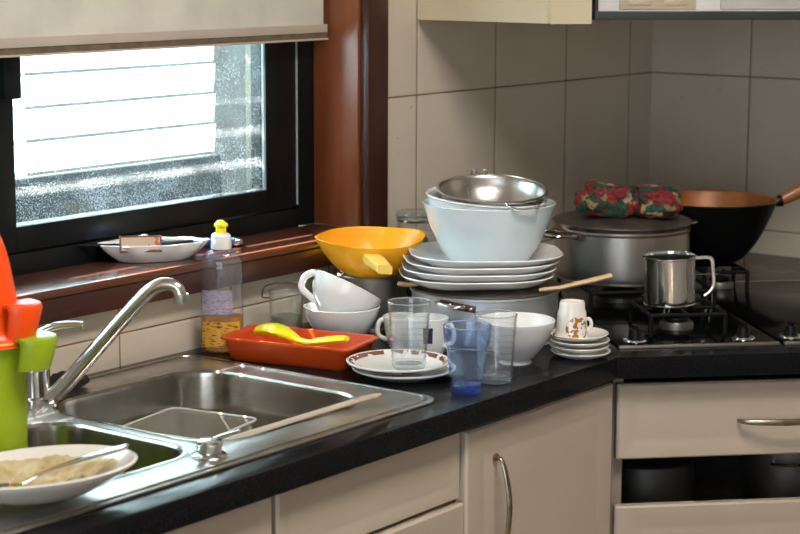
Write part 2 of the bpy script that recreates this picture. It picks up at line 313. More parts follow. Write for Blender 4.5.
# ------------------------------------------------------------------ mesh helpers
def finish(name, bm, m, parent=None, loc=(0, 0, 0), rot=(0, 0, 0), ang=38, smooth=True):
    bmesh.ops.recalc_face_normals(bm, faces=bm.faces)
    me = bpy.data.meshes.new(name); bm.to_mesh(me); bm.free()
    if isinstance(m, str): m = M[m]
    me.materials.append(m)
    if smooth: me.shade_smooth(); me.set_sharp_from_angle(angle=R(ang))
    o = bpy.data.objects.new(name, me); COL.objects.link(o)
    o.location = loc; o.rotation_euler = rot
    if parent: o.parent = parent
    return o
def tag(o, label, cat, group=None, kind=None):
    o['label'] = label; o['category'] = cat
    if group: o['group'] = group
    if kind: o['kind'] = kind
    return o
def thing(name, label, cat, loc=(0, 0, 0), rot=(0, 0, 0), group=None):
    o = bpy.data.objects.new(name, None); COL.objects.link(o); o.empty_display_size = 0.02
    o.location = loc; o.rotation_euler = rot if isinstance(rot, tuple) else (0, 0, rot)
    return tag(o, label, cat, group)
def struct(o, label=None):
    o['kind'] = 'structure'
    if label: o['label'] = label
    return o
def copy_tree(o, parent=None):
    c = o.copy(); COL.objects.link(c)
    if parent: c.parent = parent
    for ch in list(o.children): copy_tree(ch, c)
    return c
def box(bm, x0, x1, y0, y1, z0, z1, bev=0.0):
    t = bmesh.new(); r = bmesh.ops.create_cube(t, size=1)
    for v in t.verts:
        v.co = Vector(((x0 + x1) / 2 + v.co.x * (x1 - x0), (y0 + y1) / 2 + v.co.y * (y1 - y0), (z0 + z1) / 2 + v.co.z * (z1 - z0)))
    if bev: bmesh.ops.bevel(t, geom=list(t.edges), offset=bev, segments=2, affect='EDGES', profile=0.6)
    merge(bm, t); return bm
def merge(bm, t, mtx=None):
    mp = {}
    for v in t.verts: mp[v] = bm.verts.new(mtx @ v.co if mtx else v.co)
    for f in t.faces:
        try: bm.faces.new([mp[v] for v in f.verts])
        except ValueError: pass
    t.free(); return bm
def B(*boxes, bev=0.0):
    bm = bmesh.new()
    for b in boxes: box(bm, *b, bev=bev)
    return bm
def spline(pts, n=6):
    """Catmull-Rom through points of any dimension"""
    out = []
    P = [pts[0]] + list(pts) + [pts[-1]]
    for i in range(1, len(P) - 2):
        for k in range(n):
            s = k / n; a, b, c, d = P[i - 1], P[i], P[i + 1], P[i + 2]
            out.append(tuple(0.5 * ((2 * b[j]) + (-a[j] + c[j]) * s + (2 * a[j] - 5 * b[j] + 4 * c[j] - d[j]) * s * s + (-a[j] + 3 * b[j] - 3 * c[j] + d[j]) * s ** 3) for j in range(len(b))))
    out.append(tuple(pts[-1])); return out
def lathe(prof, seg=56, bm=None, fn=None, close=False):
    """revolve (r,z) profile; points with r=0 become poles"""
    bm = bm or bmesh.new(); rings = []
    for (r, z) in prof:
        if r < 1e-6: rings.append([bm.verts.new((0, 0, z))])
        else: rings.append([bm.verts.new(((fn(r, z, 2 * PI * k / seg)) if fn else (r * math.cos(2 * PI * k / seg), r * math.sin(2 * PI * k / seg), z))) for k in range(seg)])
    pairs = list(zip(rings, rings[1:]))
    if close: pairs.append((rings[-1], rings[0]))
    for a, b in pairs:
        for k in range(seg):
            k2 = (k + 1) % seg
            if len(a) == 1 and len(b) == 1: continue
            if len(a) == 1: bm.faces.new((a[0], b[k], b[k2]))
            elif len(b) == 1: bm.faces.new((a[k2], a[k], b[0]))
            else: bm.faces.new((a[k2], a[k], b[k], b[k2]))
    return bm
def tube(pts, rad, seg=12, bm=None, cap=True, flat=1.0, upv=(0, 0, 1)):
    """sweep a circle (or an ellipse: flat scales the second axis) along pts; rad number or list"""
    bm = bm or bmesh.new(); pts = [Vector(p) for p in pts]; n = len(pts)
    rad = rad if isinstance(rad, (list, tuple)) else [rad] * n
    rings = []; prev = None
    for i, p in enumerate(pts):
        d = (pts[min(i + 1, n - 1)] - pts[max(i - 1, 0)]).normalized()
        ref = prev if prev is not None else Vector(upv)
        s = d.cross(ref)
        if s.length < 1e-4: s = d.cross(Vector((1, 0, 0)))
        s.normalize(); u = s.cross(d).normalized(); prev = u
        rr = rad[i]; ra, rb = (rr if isinstance(rr, tuple) else (rr, rr * flat))
        rings.append([bm.verts.new(p + s * ra * math.cos(2 * PI * k / seg) + u * rb * math.sin(2 * PI * k / seg)) for k in range(seg)])
    for a, b in zip(rings, rings[1:]):
        for k in range(seg): bm.faces.new((a[k], a[(k + 1) % seg], b[(k + 1) % seg], b[k]))
    if cap:
        bm.faces.new(list(reversed(rings[0]))); bm.faces.new(rings[-1])
    return bm
def rring(hx, hy, cr, n=6):
    cr = max(min(cr, hx, hy), 1e-4); out = []
    for (sx, sy, a0) in ((1, 1, 0), (-1, 1, 90), (-1, -1, 180), (1, -1, 270)):
        for k in range(n + 1):
            a = R(a0 + 90 * k / n); out.append(((hx - cr) * sx + cr * math.cos(a), (hy - cr) * sy + cr * math.sin(a)))
    return out
def loft(rings, bm=None, n=6, cap0=True, cap1=True, close=False, fn=None):
    """rings: (hx,hy,corner,z[,cx,cy])"""
    bm = bm or bmesh.new(); L = []
    for q in rings:
        cx, cy = (q[4], q[5]) if len(q) > 4 else (0, 0)
        L.append([bm.verts.new(fn(x + cx, y + cy, q[3]) if fn else (x + cx, y + cy, q[3])) for x, y in rring(q[0], q[1], q[2], n)])
    pr = list(zip(L, L[1:]))
    if close: pr.append((L[-1], L[0]))
    for a, b in pr:
        m = len(a)
        for k in range(m): bm.faces.new((a[k], a[(k + 1) % m], b[(k + 1) % m], b[k]))
    if cap0 and not close: bm.faces.new(list(reversed(L[0])))
    if cap1 and not close: bm.faces.new(L[-1])
    return bm
def poly2d(outer, holes, z0, z1, bev=0.0):
    cu = bpy.data.curves.new('tmp', 'CURVE'); cu.dimensions = '2D'; cu.fill_mode = 'BOTH'
    for pl in [outer] + holes:
        s = cu.splines.new('POLY'); s.points.add(len(pl) - 1); s.use_cyclic_u = True
        for i, (x, y) in enumerate(pl): s.points[i].co = (x, y, 0, 1)
    cu.extrude = (z1 - z0) / 2 - bev; cu.bevel_depth = bev; cu.bevel_resolution = 2
    if bev: cu.offset = -bev
    o = bpy.data.objects.new('tmp', cu); COL.objects.link(o)
    dg = bpy.context.evaluated_depsgraph_get(); me = bpy.data.meshes.new_from_object(o.evaluated_get(dg))
    bm = bmesh.new(); bm.from_mesh(me); bpy.data.objects.remove(o); bpy.data.curves.remove(cu); bpy.data.meshes.remove(me)
    bmesh.ops.remove_doubles(bm, verts=bm.verts, dist=1e-5)
    for v in bm.verts: v.co.z += (z0 + z1) / 2
    return bm
def rrect(x0, x1, y0, y1, cr, n=6):
    cx, cy = (x0 + x1) / 2, (y0 + y1) / 2
    return [(x + cx, y + cy) for x, y in rring((x1 - x0) / 2, (y1 - y0) / 2, cr, n)]
def vessel(outer, t, n=5, rim=True, foot=None):
    """closed profile: outer (r,z) from base centre to rim; inner offset by t"""
    o = spline(outer, n); inner = []
    for i, (r, z) in enumerate(o):
        a = o[max(0, i - 1)]; b = o[min(len(o) - 1, i + 1)]; dx, dz = b[0] - a[0], b[1] - a[1]; l = math.hypot(dx, dz) or 1
        inner.append((max(0, r - dz / l * t), z + dx / l * t))
    inner[-1] = (o[-1][0] - t, o[-1][1])
    top = [(o[-1][0] - t * 0.5, o[-1][1] + t * 0.35)]
    inner = [q for q in inner if q[0] > 1e-4]
    return o + top + list(reversed(inner)) + [(0, o[0][1] + t)]

# ------------------------------------------------------------------ camera
def camera():
    yaw, pitch, roll = R(36.99855), R(9.45606), R(0.21542)
    f0 = Vector((math.cos(yaw), math.sin(yaw), 0)); r0 = Vector((math.sin(yaw), -math.cos(yaw), 0)); u = Vector((0, 0, 1))
    fw = f0 * math.cos(pitch) - u * math.sin(pitch); up = u * math.cos(pitch) + f0 * math.sin(pitch)
    r = r0 * math.cos(roll) + up * math.sin(roll); up2 = up * math.cos(roll) - r0 * math.sin(roll)
    cd = bpy.data.cameras.new('camera'); co = bpy.data.objects.new('camera', cd); COL.objects.link(co)
    mt = Matrix.Identity(4)
    for i in range(3): mt[i][0] = r[i]; mt[i][1] = up2[i]; mt[i][2] = -fw[i]
    mt.translation = Vector((-3.7418, -2.1188, 1.549)); co.matrix_world = mt
    cd.sensor_width = 36; cd.lens = 36 * 1906.61 / 800; cd.clip_start = 0.05; cd.clip_end = 100
    cd.dof.use_dof = True; cd.dof.focus_distance = 2.95; cd.dof.aperture_fstop = 7.0
    sc.camera = co
camera()

# ------------------------------------------------------------------ room
CT = 0.90                                   # worktop height
WX0, WX1, WZ0, WZ1 = -2.75, -1.037, 1.03, 2.05   # window hole in the left wall
WT = 0.22
XB, YB, ZC = -5.3, -4.3, 2.6
bm = B((XB, WX0, 0, WT, 0, ZC), (WX1, 0.12, 0, WT, 0, ZC), (WX0, WX1, 0, WT, 0, WZ0), (WX0, WX1, 0, WT, WZ1, ZC))
struct(finish('wall_left', bm, 'tile_l', smooth=False), 'white tiled wall around the window')
struct(finish('wall_right', B((0, 0.12, YB, 0, 0, ZC)), 'tile_r', smooth=False), 'white tiled wall behind the hob')
struct(finish('wall_front', B((XB, 0.12, YB - 0.12, YB, 0, ZC)), 'plaster', smooth=False))
# wall behind the camera with a wide glazed opening
bm = B((XB - 0.12, XB, YB, -3.7, 0, ZC), (XB - 0.12, XB, -1.3, WT, 0, ZC), (XB - 0.12, XB, -3.7, -1.3, 0, 0.5), (XB - 0.12, XB, -3.7, -1.3, 2.3, ZC))
struct(finish('wall_back', bm, 'plaster', smooth=False))
struct(finish('floor', B((XB, 0.12, YB, WT, -0.1, 0)), 'floor', smooth=False))
struct(finish('ceiling', B((XB, 0.12, YB, WT, ZC, ZC + 0.1)), 'plaster', smooth=False))
# second window (behind the camera) frame
struct(finish('window_2', B((XB - 0.08, XB - 0.03, -3.7, -3.64, 0.5, 2.3), (XB - 0.08, XB - 0.03, -1.36, -1.3, 0.5, 2.3),
       (XB - 0.08, XB - 0.03, -3.64, -1.36, 0.5, 0.56), (XB - 0.08, XB - 0.03, -3.64, -1.36, 2.24, 2.3), (XB - 0.08, XB - 0.03, -2.53, -2.47, 0.56, 2.24)), 'black_alu', smooth=False))

# window casing and sill (mahogany)
struct(finish('trim_1', B((WX1 - 0.02, WX1, 0.0, 0.103, 1.051, WZ1), bev=0.001), 'mahog'), 'mahogany window jamb')
struct(finish('trim_2', B((-1.0535, -0.993, -0.022, -0.0005, 1.0, WZ1 + 0.06), bev=0.007), 'mahog_d'), 'mahogany window casing in a shaded tone')
bm = B((WX0 - 0.06, -1.0575, -0.034, 0.104, 1.036, 1.050), bev=0.004)
struct(finish('trim_3', bm, 'mahog_h'), 'mahogany window sill board')
struct(finish('trim_4', B((WX0 - 0.06, -1.0545, -0.031, -0.0005, 0.999, 1.0355), bev=0.003), 'mahog_a'), 'mahogany apron under the window sill')
struct(finish('trim_5', B((WX0 - 0.04, -1.054, -0.022, -0.0005, WZ1, WZ1 + 0.06), bev=0.004), 'mahog_d'))

# window_1: black frame, sashes, pane
w = bpy.data.objects.new('window_1', None); COL.objects.link(w); w.location = (0, 0.105, 1.05); struct(w, 'black framed window with one dirty glass pane')
def wp(name, boxes, m, bev=0.002): 
    bm = B(*boxes, bev=bev); return finish(name, bm, m, w, (0, -0.105, -1.05))
wp('window_frame', [(-1.098, WX1 - 0.0005, 0.1045, 0.155, 1.05, WZ1), (WX0, -1.098, 0.1045, 0.155, 1.036, 1.082), (WX0, -1.098, 0.105, 0.155, WZ1 - 0.05, WZ1), (WX0, WX0 + 0.05, 0.105, 0.155, 1.05, 1.999)], 'black_alu')
wp('sash', [(-1.183, -1.102, 0.107, 0.145, 1.085, WZ1 - 0.05), (-1.84, -1.771, 0.107, 0.145, 1.085, WZ1 - 0.05), (-1.771, -1.183, 0.107, 0.145, 1.085, 1.124), (-1.771, -1.183, 0.107, 0.145, WZ1 - 0.1, WZ1 - 0.05)], 'black_alu')
wp('sash', [(-1.902, -1.842, 0.120, 0.150, 1.085, WZ1 - 0.05), (-2.69, -2.63, 0.120, 0.150, 1.085, WZ1 - 0.05), (-2.63, -1.902, 0.120, 0.150, 1.085, 1.124), (-2.63, -1.902, 0.120, 0.150, WZ1 - 0.1, WZ1 - 0.05)], 'black_alu')
wp('edge_and_groove_glint', [(-1.1885, -1.1835, 0.109, 0.114, 1.124, WZ1 - 0.1), (-1.1035, -1.1005, 0.1045, 0.1065, 1.09, WZ1 - 0.06)], 'grey_alu', 0.0)  # pale strips: glass edge, plus a reflection painted in the frame groove
wp('lock_housing', [(-1.80, -1.766, 0.092, 0.107, 1.322, 1.40)], 'black_alu', 0.004)
wp('pane', [(-1.775, -1.179, 0.118, 0.122, 1.12, WZ1 - 0.096)], 'pane', 0.0)
wp('pane', [(-2.635, -1.898, 0.130, 0.134, 1.12, WZ1 - 0.096)], 'pane', 0.0)

# outside: stone ledge, reveal strip, louvre shutter
struct(finish('trim_6', B((WX0 - 0.3, -1.0375, 0.221, 0.52, 1.02, 1.045)), 'outstone', smooth=False), 'grey stone ledge outside the window')
sh = thing('louvre_shutter', 'white slatted shutter standing outside the window, glaring in the sun', 'shutter', (-1.75, 0.35, 1.0455))
bm = bmesh.new()
for k in range(17):
    z = 0.1485 + k * 0.0572
    w_ = 0.0248 if k in (4, 5, 6) else 0.0262      # three slats, unseen, turned ajar to let sun strips onto the sill
    t = bmesh.new(); box(t, -0.98, 0.695, -w_, w_, -0.0005, 0.0005)
    merge(bm, t, Matrix.Translation((0, 0, z)) @ Matrix.Rotation(R(86 if k in (4, 5, 6) else -84), 4, 'X'))
finish('slat_panel', bm, 'slat', sh, smooth=False)
finish('frame', B((-1.05, -0.99, -0.02, 0.02, 0, 1.14), (-0.99, 0.697, -0.015, 0.015, 0.0, 0.115), (-0.99, 0.697, -0.02, 0.02, 1.11, 1.14), bev=0.002), 'outstone', sh)
struct(finish('trim_7', B((WX1 - 0.020, WX1 - 0.0005, 0.228, 0.268, 1.046, 2.1)), 'outbeige', smooth=False), 'beige strip of the outer window reveal')
struct(finish('wall_outside', B((WX1, -0.80, 0.2205, 0.9, 0.0, 2.6)), 'outstone', smooth=False), 'grey outer wall beside the window')

# roller blind
bl = thing('roller_blind', 'cream roller blind half lowered over the window', 'blind', (-1.83, 0.072, 1.388))
finish('fabric', B((-0.9, 0.764, 0.0, 0.0015, 0.024, 0.66)), 'blind', bl, smooth=False)
finish('bottom_bar', B((-0.9, 0.766, -0.008, 0.010, 0.0135, 0.028), (-0.9, 0.768, -0.009, 0.010, 0.0, 0.0035), bev=0.001), 'blindbar', bl)
finish('bar_strip', B((-0.9, 0.768, -0.006, 0.008, 0.0035, 0.0135)), 'blinddark', bl, smooth=False)
finish('roller_tube', tube([(-0.9, 0, 0.64), (0.764, 0, 0.64)], 0.022, 20), 'blind', bl)

# ------------------------------------------------------------------ worktop
outer = [(-3.3, -0.001), (-3.3, -0.585), (-1.122, -0.585), (-0.585, -1.122), (-0.585, -2.6), (-0.001, -2.6), (-0.001, -0.001)]
BIG = (-1.942, -1.60, -0.462, -0.112)      # bowls: x0,x1,y0,y1
SML = (-2.235, -1.972, -0.462, -0.185)
hole = [rrect(-2.72, -1.56, -0.515, -0.045, 0.03)]
wt = finish('worktop', poly2d(outer, hole, 0.864, CT, 0.0015), 'granite', ang=30)
tag(wt, 'long black speckled stone worktop with a diagonal corner', 'worktop')

# ------------------------------------------------------------------ sink
sk = thing('kitchen_sink', 'inset stainless steel sink with one and a half bowls', 'sink', (-1.95, -0.28, CT))
def sxy(b): return (b[0] + 1.95, b[1] + 1.95, b[2] + 0.28, b[3] + 0.28)
rim = poly2d(rrect(-0.80, 0.415, -0.257, 0.252, 0.035), [rrect(*sxy(BIG), 0.075, 8), rrect(*sxy(SML), 0.06, 8)], -0.0002, 0.0036, 0.0012)
finish('rim', rim, 'rimsteel', sk, ang=30)
def bowl(name, b, depth, cr):
    x0, x1, y0, y1 = sxy(b); cx, cy, hx, hy = (x0 + x1) / 2, (y0 + y1) / 2, (x1 - x0) / 2, (y1 - y0) / 2
    rg = [(hx + .006, hy + .006, cr + .006, 0.0042, cx, cy), (hx + .001, hy + .001, cr, 0.0044, cx, cy), (hx - .002, hy - .002, cr, 0.0010, cx, cy), (hx - .003, hy - .003, cr, -0.006, cx, cy)]
    rg += [(hx - .008, hy - .008, cr, -depth + .035, cx, cy), (hx - .014, hy - .014, cr - .003, -depth + .014, cx, cy), (hx - .038, hy - .038, cr - .01, -depth + .003, cx, cy), (hx - .06, hy - .06, cr - .02, -depth, cx, cy)]
    bm = loft(rg, n=8, cap0=False, cap1=True)
    return finish(name, bm, 'sinksteel', sk, ang=32)
bowl('bowl', BIG, 0.155, 0.075); bowl('bowl', SML, 0.150, 0.06)
x0, x1, y0, y1 = sxy(BIG)
finish('drain', lathe([(0, 0.004), (0.02, 0.004), (0.03, 0.002), (0.035, 0.003), (0.037, 0.0), (0.0, -0.0005)], 32), 'chrome', sk, ((x0 + x1) / 2, (y0 + y1) / 2 + .05, -0.155))
# raised press edge around the right side
finish('raised_edge', tube([(x, y, 0.0042) for x, y in rrect(-0.79, 0.405, -0.247, 0.242, 0.03)] + [(-0.79 + 1.195, 0.212, 0.0042)], 0.0028, 8, cap=False, flat=0.6), 'sinksteel', sk)
kn = thing('sink_drain_knob', 'round steel drain control knob on the front corner of the sink divider', 'knob', (-1.984, -0.488, CT + 0.004))
kn.scale = (.88, .88, .88)
finish('base_ring', lathe([(0, 0), (0.026, 0), (0.027, 0.002), (0.022, 0.005), (0.0, 0.006)], 32), 'chrome', kn)
finish('cap', lathe([(0, 0.004), (0.018, 0.004), (0.0185, 0.016), (0.020, 0.020), (0.0185, 0.024), (0.010, 0.026), (0, 0.026)], 32), 'chrome', kn)
finish('pointer', tube([(0.010, 0.002, 0.0235), (0.055, -0.010, 0.0285)], [0.0045, 0.0032], 8, flat=0.6), 'chrome', kn)

# faucet
fc = thing('mixer_tap', 'chrome single lever mixer tap with a long slanted spout', 'tap', (-1.915, -0.085, CT + 0.004))
finish('body', lathe([(0, 0), (0.027, 0), (0.027, 0.006), (0.022, 0.009), (0.021, 0.045), (0.0215, 0.046), (0.0215, 0.048), (0.021, 0.049), (0.021, 0.078), (0.018, 0.088), (0.008, 0.094), (0, 0.095)], 36), 'chrome', fc)
sp = spline([(0.004, -0.010, -0.002), (0.017, -0.037, 0.022), (0.036, -0.076, 0.070), (0.056, -0.118, 0.122), (0.072, -0.151, 0.161), (0.081, -0.170, 0.1765), (0.088, -0.184, 0.179), (0.0935, -0.1955, 0.174), (0.095, -0.199, 0.164)], 6)
nS = len(sp)
finish('spout', tube(sp, [0.0125 - 0.0035 * min(1, i / (nS * 0.8)) for i in range(nS)], 18), 'satin', fc)
finish('aerator', lathe([(0, 0), (0.010, 0), (0.0105, 0.002), (0.0105, 0.014), (0, 0.014)], 24), 'steel', fc, (0.0955, -0.200, 0.1525))
lv = spline([(0, 0, 0.090), (0.006, -0.008, 0.100), (0.014, -0.019, 0.107), (0.027, -0.036, 0.1115), (0.042, -0.057, 0.112)], 6)
finish('lever', tube(lv, [0.011 - 0.0045 * i / len(lv) for i in range(len(lv))], 14, flat=0.85), 'chrome', fc)
# scouring pad behind the tap
bm = bmesh.new(); bmesh.ops.create_icosphere(bm, subdivisions=4, radius=1)
for v in bm.verts:
    n = noise.noise(v.co * 2.5) * 0.25 + noise.noise(v.co * 9) * 0.12
    v.co = Vector((v.co.x * 0.036, v.co.y * 0.020, v.co.z * 0.016)) * (1 + n); v.co.z = max(v.co.z, -0.010)
tag(finish('scouring_pad', bm, 'scour', loc=(-1.835, -0.066, CT + 0.0146)), 'dark crumpled scouring pad behind the tap spout', 'scourer')

# clear plastic box in the big bowl
cb = thing('plastic_box', 'clear square plastic food box sitting in the large sink bowl', 'box', (-1.722, -0.204, CT - 0.1548), (0, 0, R(10)))
def tray_rings(hx, hy, h, cr, taper, t, lip=0.004):
    o = [(hx - taper, hy - taper, cr * .7, 0), (hx - taper + .003, hy - taper + .003, cr * .8, .003)]
    o += [(hx - .001, hy - .001, cr, h - .004), (hx + lip, hy + lip, cr + lip * .5, h - .003), (hx + lip, hy + lip, cr + lip * .5, h), (hx - t, hy - t, cr, h), (hx - taper + .003 - t, hy - taper + .003 - t, cr * .8, .003 + t)]
    return o
finish('tub', loft(tray_rings(0.072, 0.075, 0.105, 0.014, 0.010, 0.0015, 0.003), n=5), 'boxplast', cb)
rr_ = [(x, y, 0.1055) for x, y in rring(.0745, .0775, .015, 5)]
finish('rim', tube(rr_ + [rr_[0]], 0.0016, 8, cap=False), M['rimplast'], cb)
bm = bmesh.new()
for i in range(16):
    t = bmesh.new(); bmesh.ops.create_icosphere(t, subdivisions=2, radius=random.uniform(.002, .005))
    for v in t.verts: v.co *= 1 + noise.noise(v.co * 300 + Vector((i, 0, 0))) * 0.5
    merge(bm, t, Matrix.Translation((random.uniform(-.02, .03), random.uniform(.02, .07), .0075)))
tag(finish('food_scraps', bm, 'foodbits', loc=(-1.745, -0.225, CT - 0.152)), 'small orange brown food scraps lying inside the clear plastic box', 'food scraps', kind='stuff')
# wooden stick resting on the bowl rim
st = thing('wooden_stick', 'pale flat wooden stick leaning from the sink bowl onto its right front rim', 'stick', (-1.635, -0.462, CT + 0.0095))
finish('shaft', tube([(0.030, -0.010, 0.003), (0.022, -0.009, 0.0025), (-0.03, 0.000, -0.0005), (-0.294, 0.044, -0.020)], [0.0045, 0.0068, 0.0072, 0.0080], 12, flat=0.5), 'stickwood', st)

# ------------------------------------------------------------------ cabinets under the worktop
def panel_door(name, w_, h_, parent, m='cream', fr=0.045, t=0.020, loc=(0, 0, 0), rot=(0, 0, 0)):
    """framed door; local x width, z up, front towards -y; origin at its centre"""
    k = 0.0
    rg = [(w_ / 2 - .001, h_ / 2 - .001, .001, 0.0), (w_ / 2, h_ / 2, .002, .002), (w_ / 2, h_ / 2, .002, t - .004), (w_ / 2 - .003, h_ / 2 - .003, .002, t)]
    if fr: rg += [(w_ / 2 - fr, h_ / 2 - fr, .004, t), (w_ / 2 - fr - .006, h_ / 2 - fr - .006, .004, t - .0018), (w_ / 2 - fr - .014, h_ / 2 - fr - .014, .004, t - .0012)]
    bm = loft(rg, n=2, fn=lambda x, y, z: (x, -z, y))
    return finish(name, bm, m, parent, loc, rot, ang=25)
def bow_handle(parent, L, loc, rot, m='handle'):
    """arched bar handle, local along x, standing off towards -y"""
    pts = spline([(-L / 2, 0, 0), (-L / 2 + .006, -.014, 0), (-L * .25, -.024, 0), (0, -.028, 0), (L * .25, -.024, 0), (L / 2 - .006, -.014, 0), (L / 2, 0, 0)], 5)
    n = len(pts)
    h = finish('handle', tube(pts, [(0.0026 + 0.003 * math.sin(PI * i / (n - 1))) for i in range(n)], 12, flat=0.7, upv=(0, 1, 0)), m, parent, loc, rot)
    return h
# sink units, false fronts over doors.  front plane y = -0.565
def sink_unit(x0, x1, label, hside):
    c = thing('base_cabinet', label, 'cabinet', ((x0 + x1) / 2, -0.565, 0.10)); w_ = x1 - x0
    cr = [(-w_ / 2 + .001, -w_ / 2 + .018, 0.021, .545, 0, 0.620), (w_ / 2 - .018, w_ / 2 - .001, 0.021, .545, 0, 0.620), (-w_ / 2 + .018, w_ / 2 - .018, 0.021, .545, 0, .018), (-w_ / 2 + .018, w_ / 2 - .018, 0.535, .545, 0.018, .62), (-w_ / 2 + .018, w_ / 2 - .018, 0.021, .036, 0.62, .762),
          (-w_ / 2 + .001, -w_ / 2 + .018, 0.021, .036, 0.62, 0.762), (w_ / 2 - .018, w_ / 2 - .001, 0.021, .036, 0.62, 0.762)]
    finish('carcass', B(*cr), 'cream2', c, smooth=False)
    finish('plinth', B((-w_ / 2, w_ / 2, 0.05, 0.066, -0.0998, -0.0005)), 'dark_in', c, smooth=False)
    panel_door('false_drawer_front', w_ - .006, 0.103, c, fr=0.014, t=0.016, loc=(0, 0.018, 0.7055))
    d = panel_door('door', w_ - .006, 0.645, c, loc=(0, 0.018, 0.327), fr=0.05, t=0.024)
    return c
sink_unit(-1.940, -1.525, 'cream sink cabinet with a narrow false drawer front, left of the corner cabinet', 1)
sink_unit(-2.380, -1.944, 'cream base cabinet under the food plate end of the sink', 1)
sink_unit(-2.84, -2.384, 'cream base cabinet below the sink drainer, furthest left', 1)
cc = thing('base_cabinet', 'cream corner base cabinet with a tall single door and upright bow handle', 'cabinet', (-1.312, -0.565, 0.10))
finish('carcass', B((-.209, -.19, .021, .545, 0, .762), (.19, .206, .021, .545, 0, .762), (-.19, .19, .021, .545, 0, .018), (-.19, .19, .535, .545, .018, .762)), 'carc', cc, smooth=False)
finish('plinth', B((-.209, .206, 0.05, 0.066, -0.0998, -0.0005)), 'dark_in', cc, smooth=False)
dr = panel_door('door', 0.416, 0.752, cc, loc=(0, 0.018, 0.377), fr=0.035, t=0.022)
h = bow_handle(dr, 0.16, (-0.135, -0.0215, 0.245), (0, R(90), 0))
rb = finish('bolt', lathe([(0, 0), (.006, 0), (.006, .003), (0, .005)], 12), 'rust', h, (-0.079, -0.0005, 0), (R(90), 0, 0)); rb['label'] = 'rusty bolt'

# diagonal drawer unit: front line x + y = -1.66
dx, dy = -1.095, -0.565
du = thing('drawer_cabinet', 'cream drawer cabinet under the hob with an open gap showing pans', 'cabinet', (-1.0955, -0.5685, 0.10), (0, 0, R(-45)))
W2 = 0.60
finish('carcass', B((0, .018, .021, .45, 0, .762), (W2 - .018, W2, .021, .45, 0, .762), (.018, W2 - .018, .021, .45, 0, .018), (.018, W2 - .018, .44, .45, .018, .762), (.018, W2 - .018, .021, .44, .44, .456)), 'carc', du, smooth=False)
finish('plinth', B((0, W2, 0.05, 0.066, -0.0998, -0.0005)), 'dark_in', du, smooth=False)
q = panel_door('drawer', W2 - .006, 0.127, du, loc=(W2 / 2, 0.018, 0.6845), fr=0.022, t=0.020)
bow_handle(q, 0.16, (-0.012, -0.0195, -0.002), (0, 0, 0))
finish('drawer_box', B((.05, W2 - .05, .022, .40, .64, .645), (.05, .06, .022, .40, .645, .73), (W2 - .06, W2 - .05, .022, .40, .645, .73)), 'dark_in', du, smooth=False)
panel_door('drawer', W2 - .006, 0.24, du, loc=(W2 / 2, 0.018, 0.421), fr=0.03, t=0.020)
panel_door('drawer', W2 - .006, 0.29, du, loc=(W2 / 2, 0.018, 0.152), fr=0.03, t=0.020)
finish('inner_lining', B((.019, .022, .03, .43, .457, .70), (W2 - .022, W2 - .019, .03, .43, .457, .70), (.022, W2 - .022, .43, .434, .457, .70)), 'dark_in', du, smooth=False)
def hobp(s, d, z):  # along the diagonal front, back from its trim
    return (-1.056 + (s + d) * HX, -0.543 + (d - s) * HX, z)
# pans in the gap
def stored_pan(x, y, r, h, label, lid):
    c = Vector((-1.0955, -0.5685, 0.10 + 0.4565)) + Matrix.Rotation(R(-45), 3, 'Z') @ Vector((x, y, 0))
    p = thing('stored_pan', label, 'pan', tuple(c), (0, 0, R(-45)))
    finish('body', lathe(vessel([(0, 0), (r * .8, 0), (r * .97, .006), (r, .02), (r, h)], .002), 40), 'dimpan', p)
    if lid:
        finish('lid', lathe([(0, h + .012), (r * .6, h + .008), (r * 1.0, h + .003), (r * 1.02, h + .001), (r, h + .001), (0, h + .004)], 40), 'dimpan', p)
        finish('knob', tube([(0.028 * math.cos(a), 0, h + .010 + .016 * math.sin(a)) for a in [PI * i / 12 for i in range(13)]], .0035, 8), 'chrome', p)
    else:
        finish('handle', tube(spline([(-r + .03, -r * .8, h * .75), (-r + .02, -r - .012, h * .75), (-r + .06, -r - .02, h * .75), (-r + .075, -r * .93, h * .75)], 5), .003, 8), 'chrome', p)
stored_pan(0.115, 0.22, 0.085, 0.105, 'steel pan with a lid in the dark gap, left', True)
stored_pan(0.375, 0.21, 0.080, 0.150, 'tall steel pan without a lid in the dark gap, right', False)

# ------------------------------------------------------------------ hob modules
def module(s0, s1, label):
    o = hobp(s0, -0.016, CT + 0.0002)
    hb = thing('hob', label, 'hob', o, (0, 0, R(-45))); w_ = s1 - s0
    finish('glass_plate', B((0, w_, 0.008, 0.582, 0.0, 0.004), bev=0.001), 'hobglass', hb)
    finish('front_trim', B((0, w_, -0.001, 0.0075, 0.0, 0.0052), bev=0.001), 'trim', hb)
    finish('back_trim', B((0, w_, 0.5825, 0.585, 0.0, 0.0052), bev=0.0008), 'trim', hb)
    return hb, w_
def knob_on(hb, x, y):
    k = finish('knob', lathe([(0.0, 0), (0.0125, 0), (0.0125, .004), (0.011, .006), (0.010, .018), (0.0085, .020), (0, .0205)], 28), 'black', hb, (x, y, 0.0042))
    g = box(bmesh.new(), -.003, .003, -.0105, .0105, .019, .027, .001); finish('grip', g, 'black', k)
    finish('ring', lathe([(.0130, 0), (.020, 0), (.019, .003), (.0130, .004)], 28, close=True), 'chrome', k)
def burner(hb, x, y, r):
    b = finish('burner', lathe([(0, 0), (r, 0), (r, .008), (r * .9, .013), (r * .62, .014), (0, .014)], 36), 'dimpan', hb, (x, y, 0.0042)); b['label'] = 'metal burner ring'
    finish('burner_cap', lathe([(0, .014), (r * .72, .014), (r * .74, .017), (r * .66, .020), (0, .021)], 36), 'black', b)
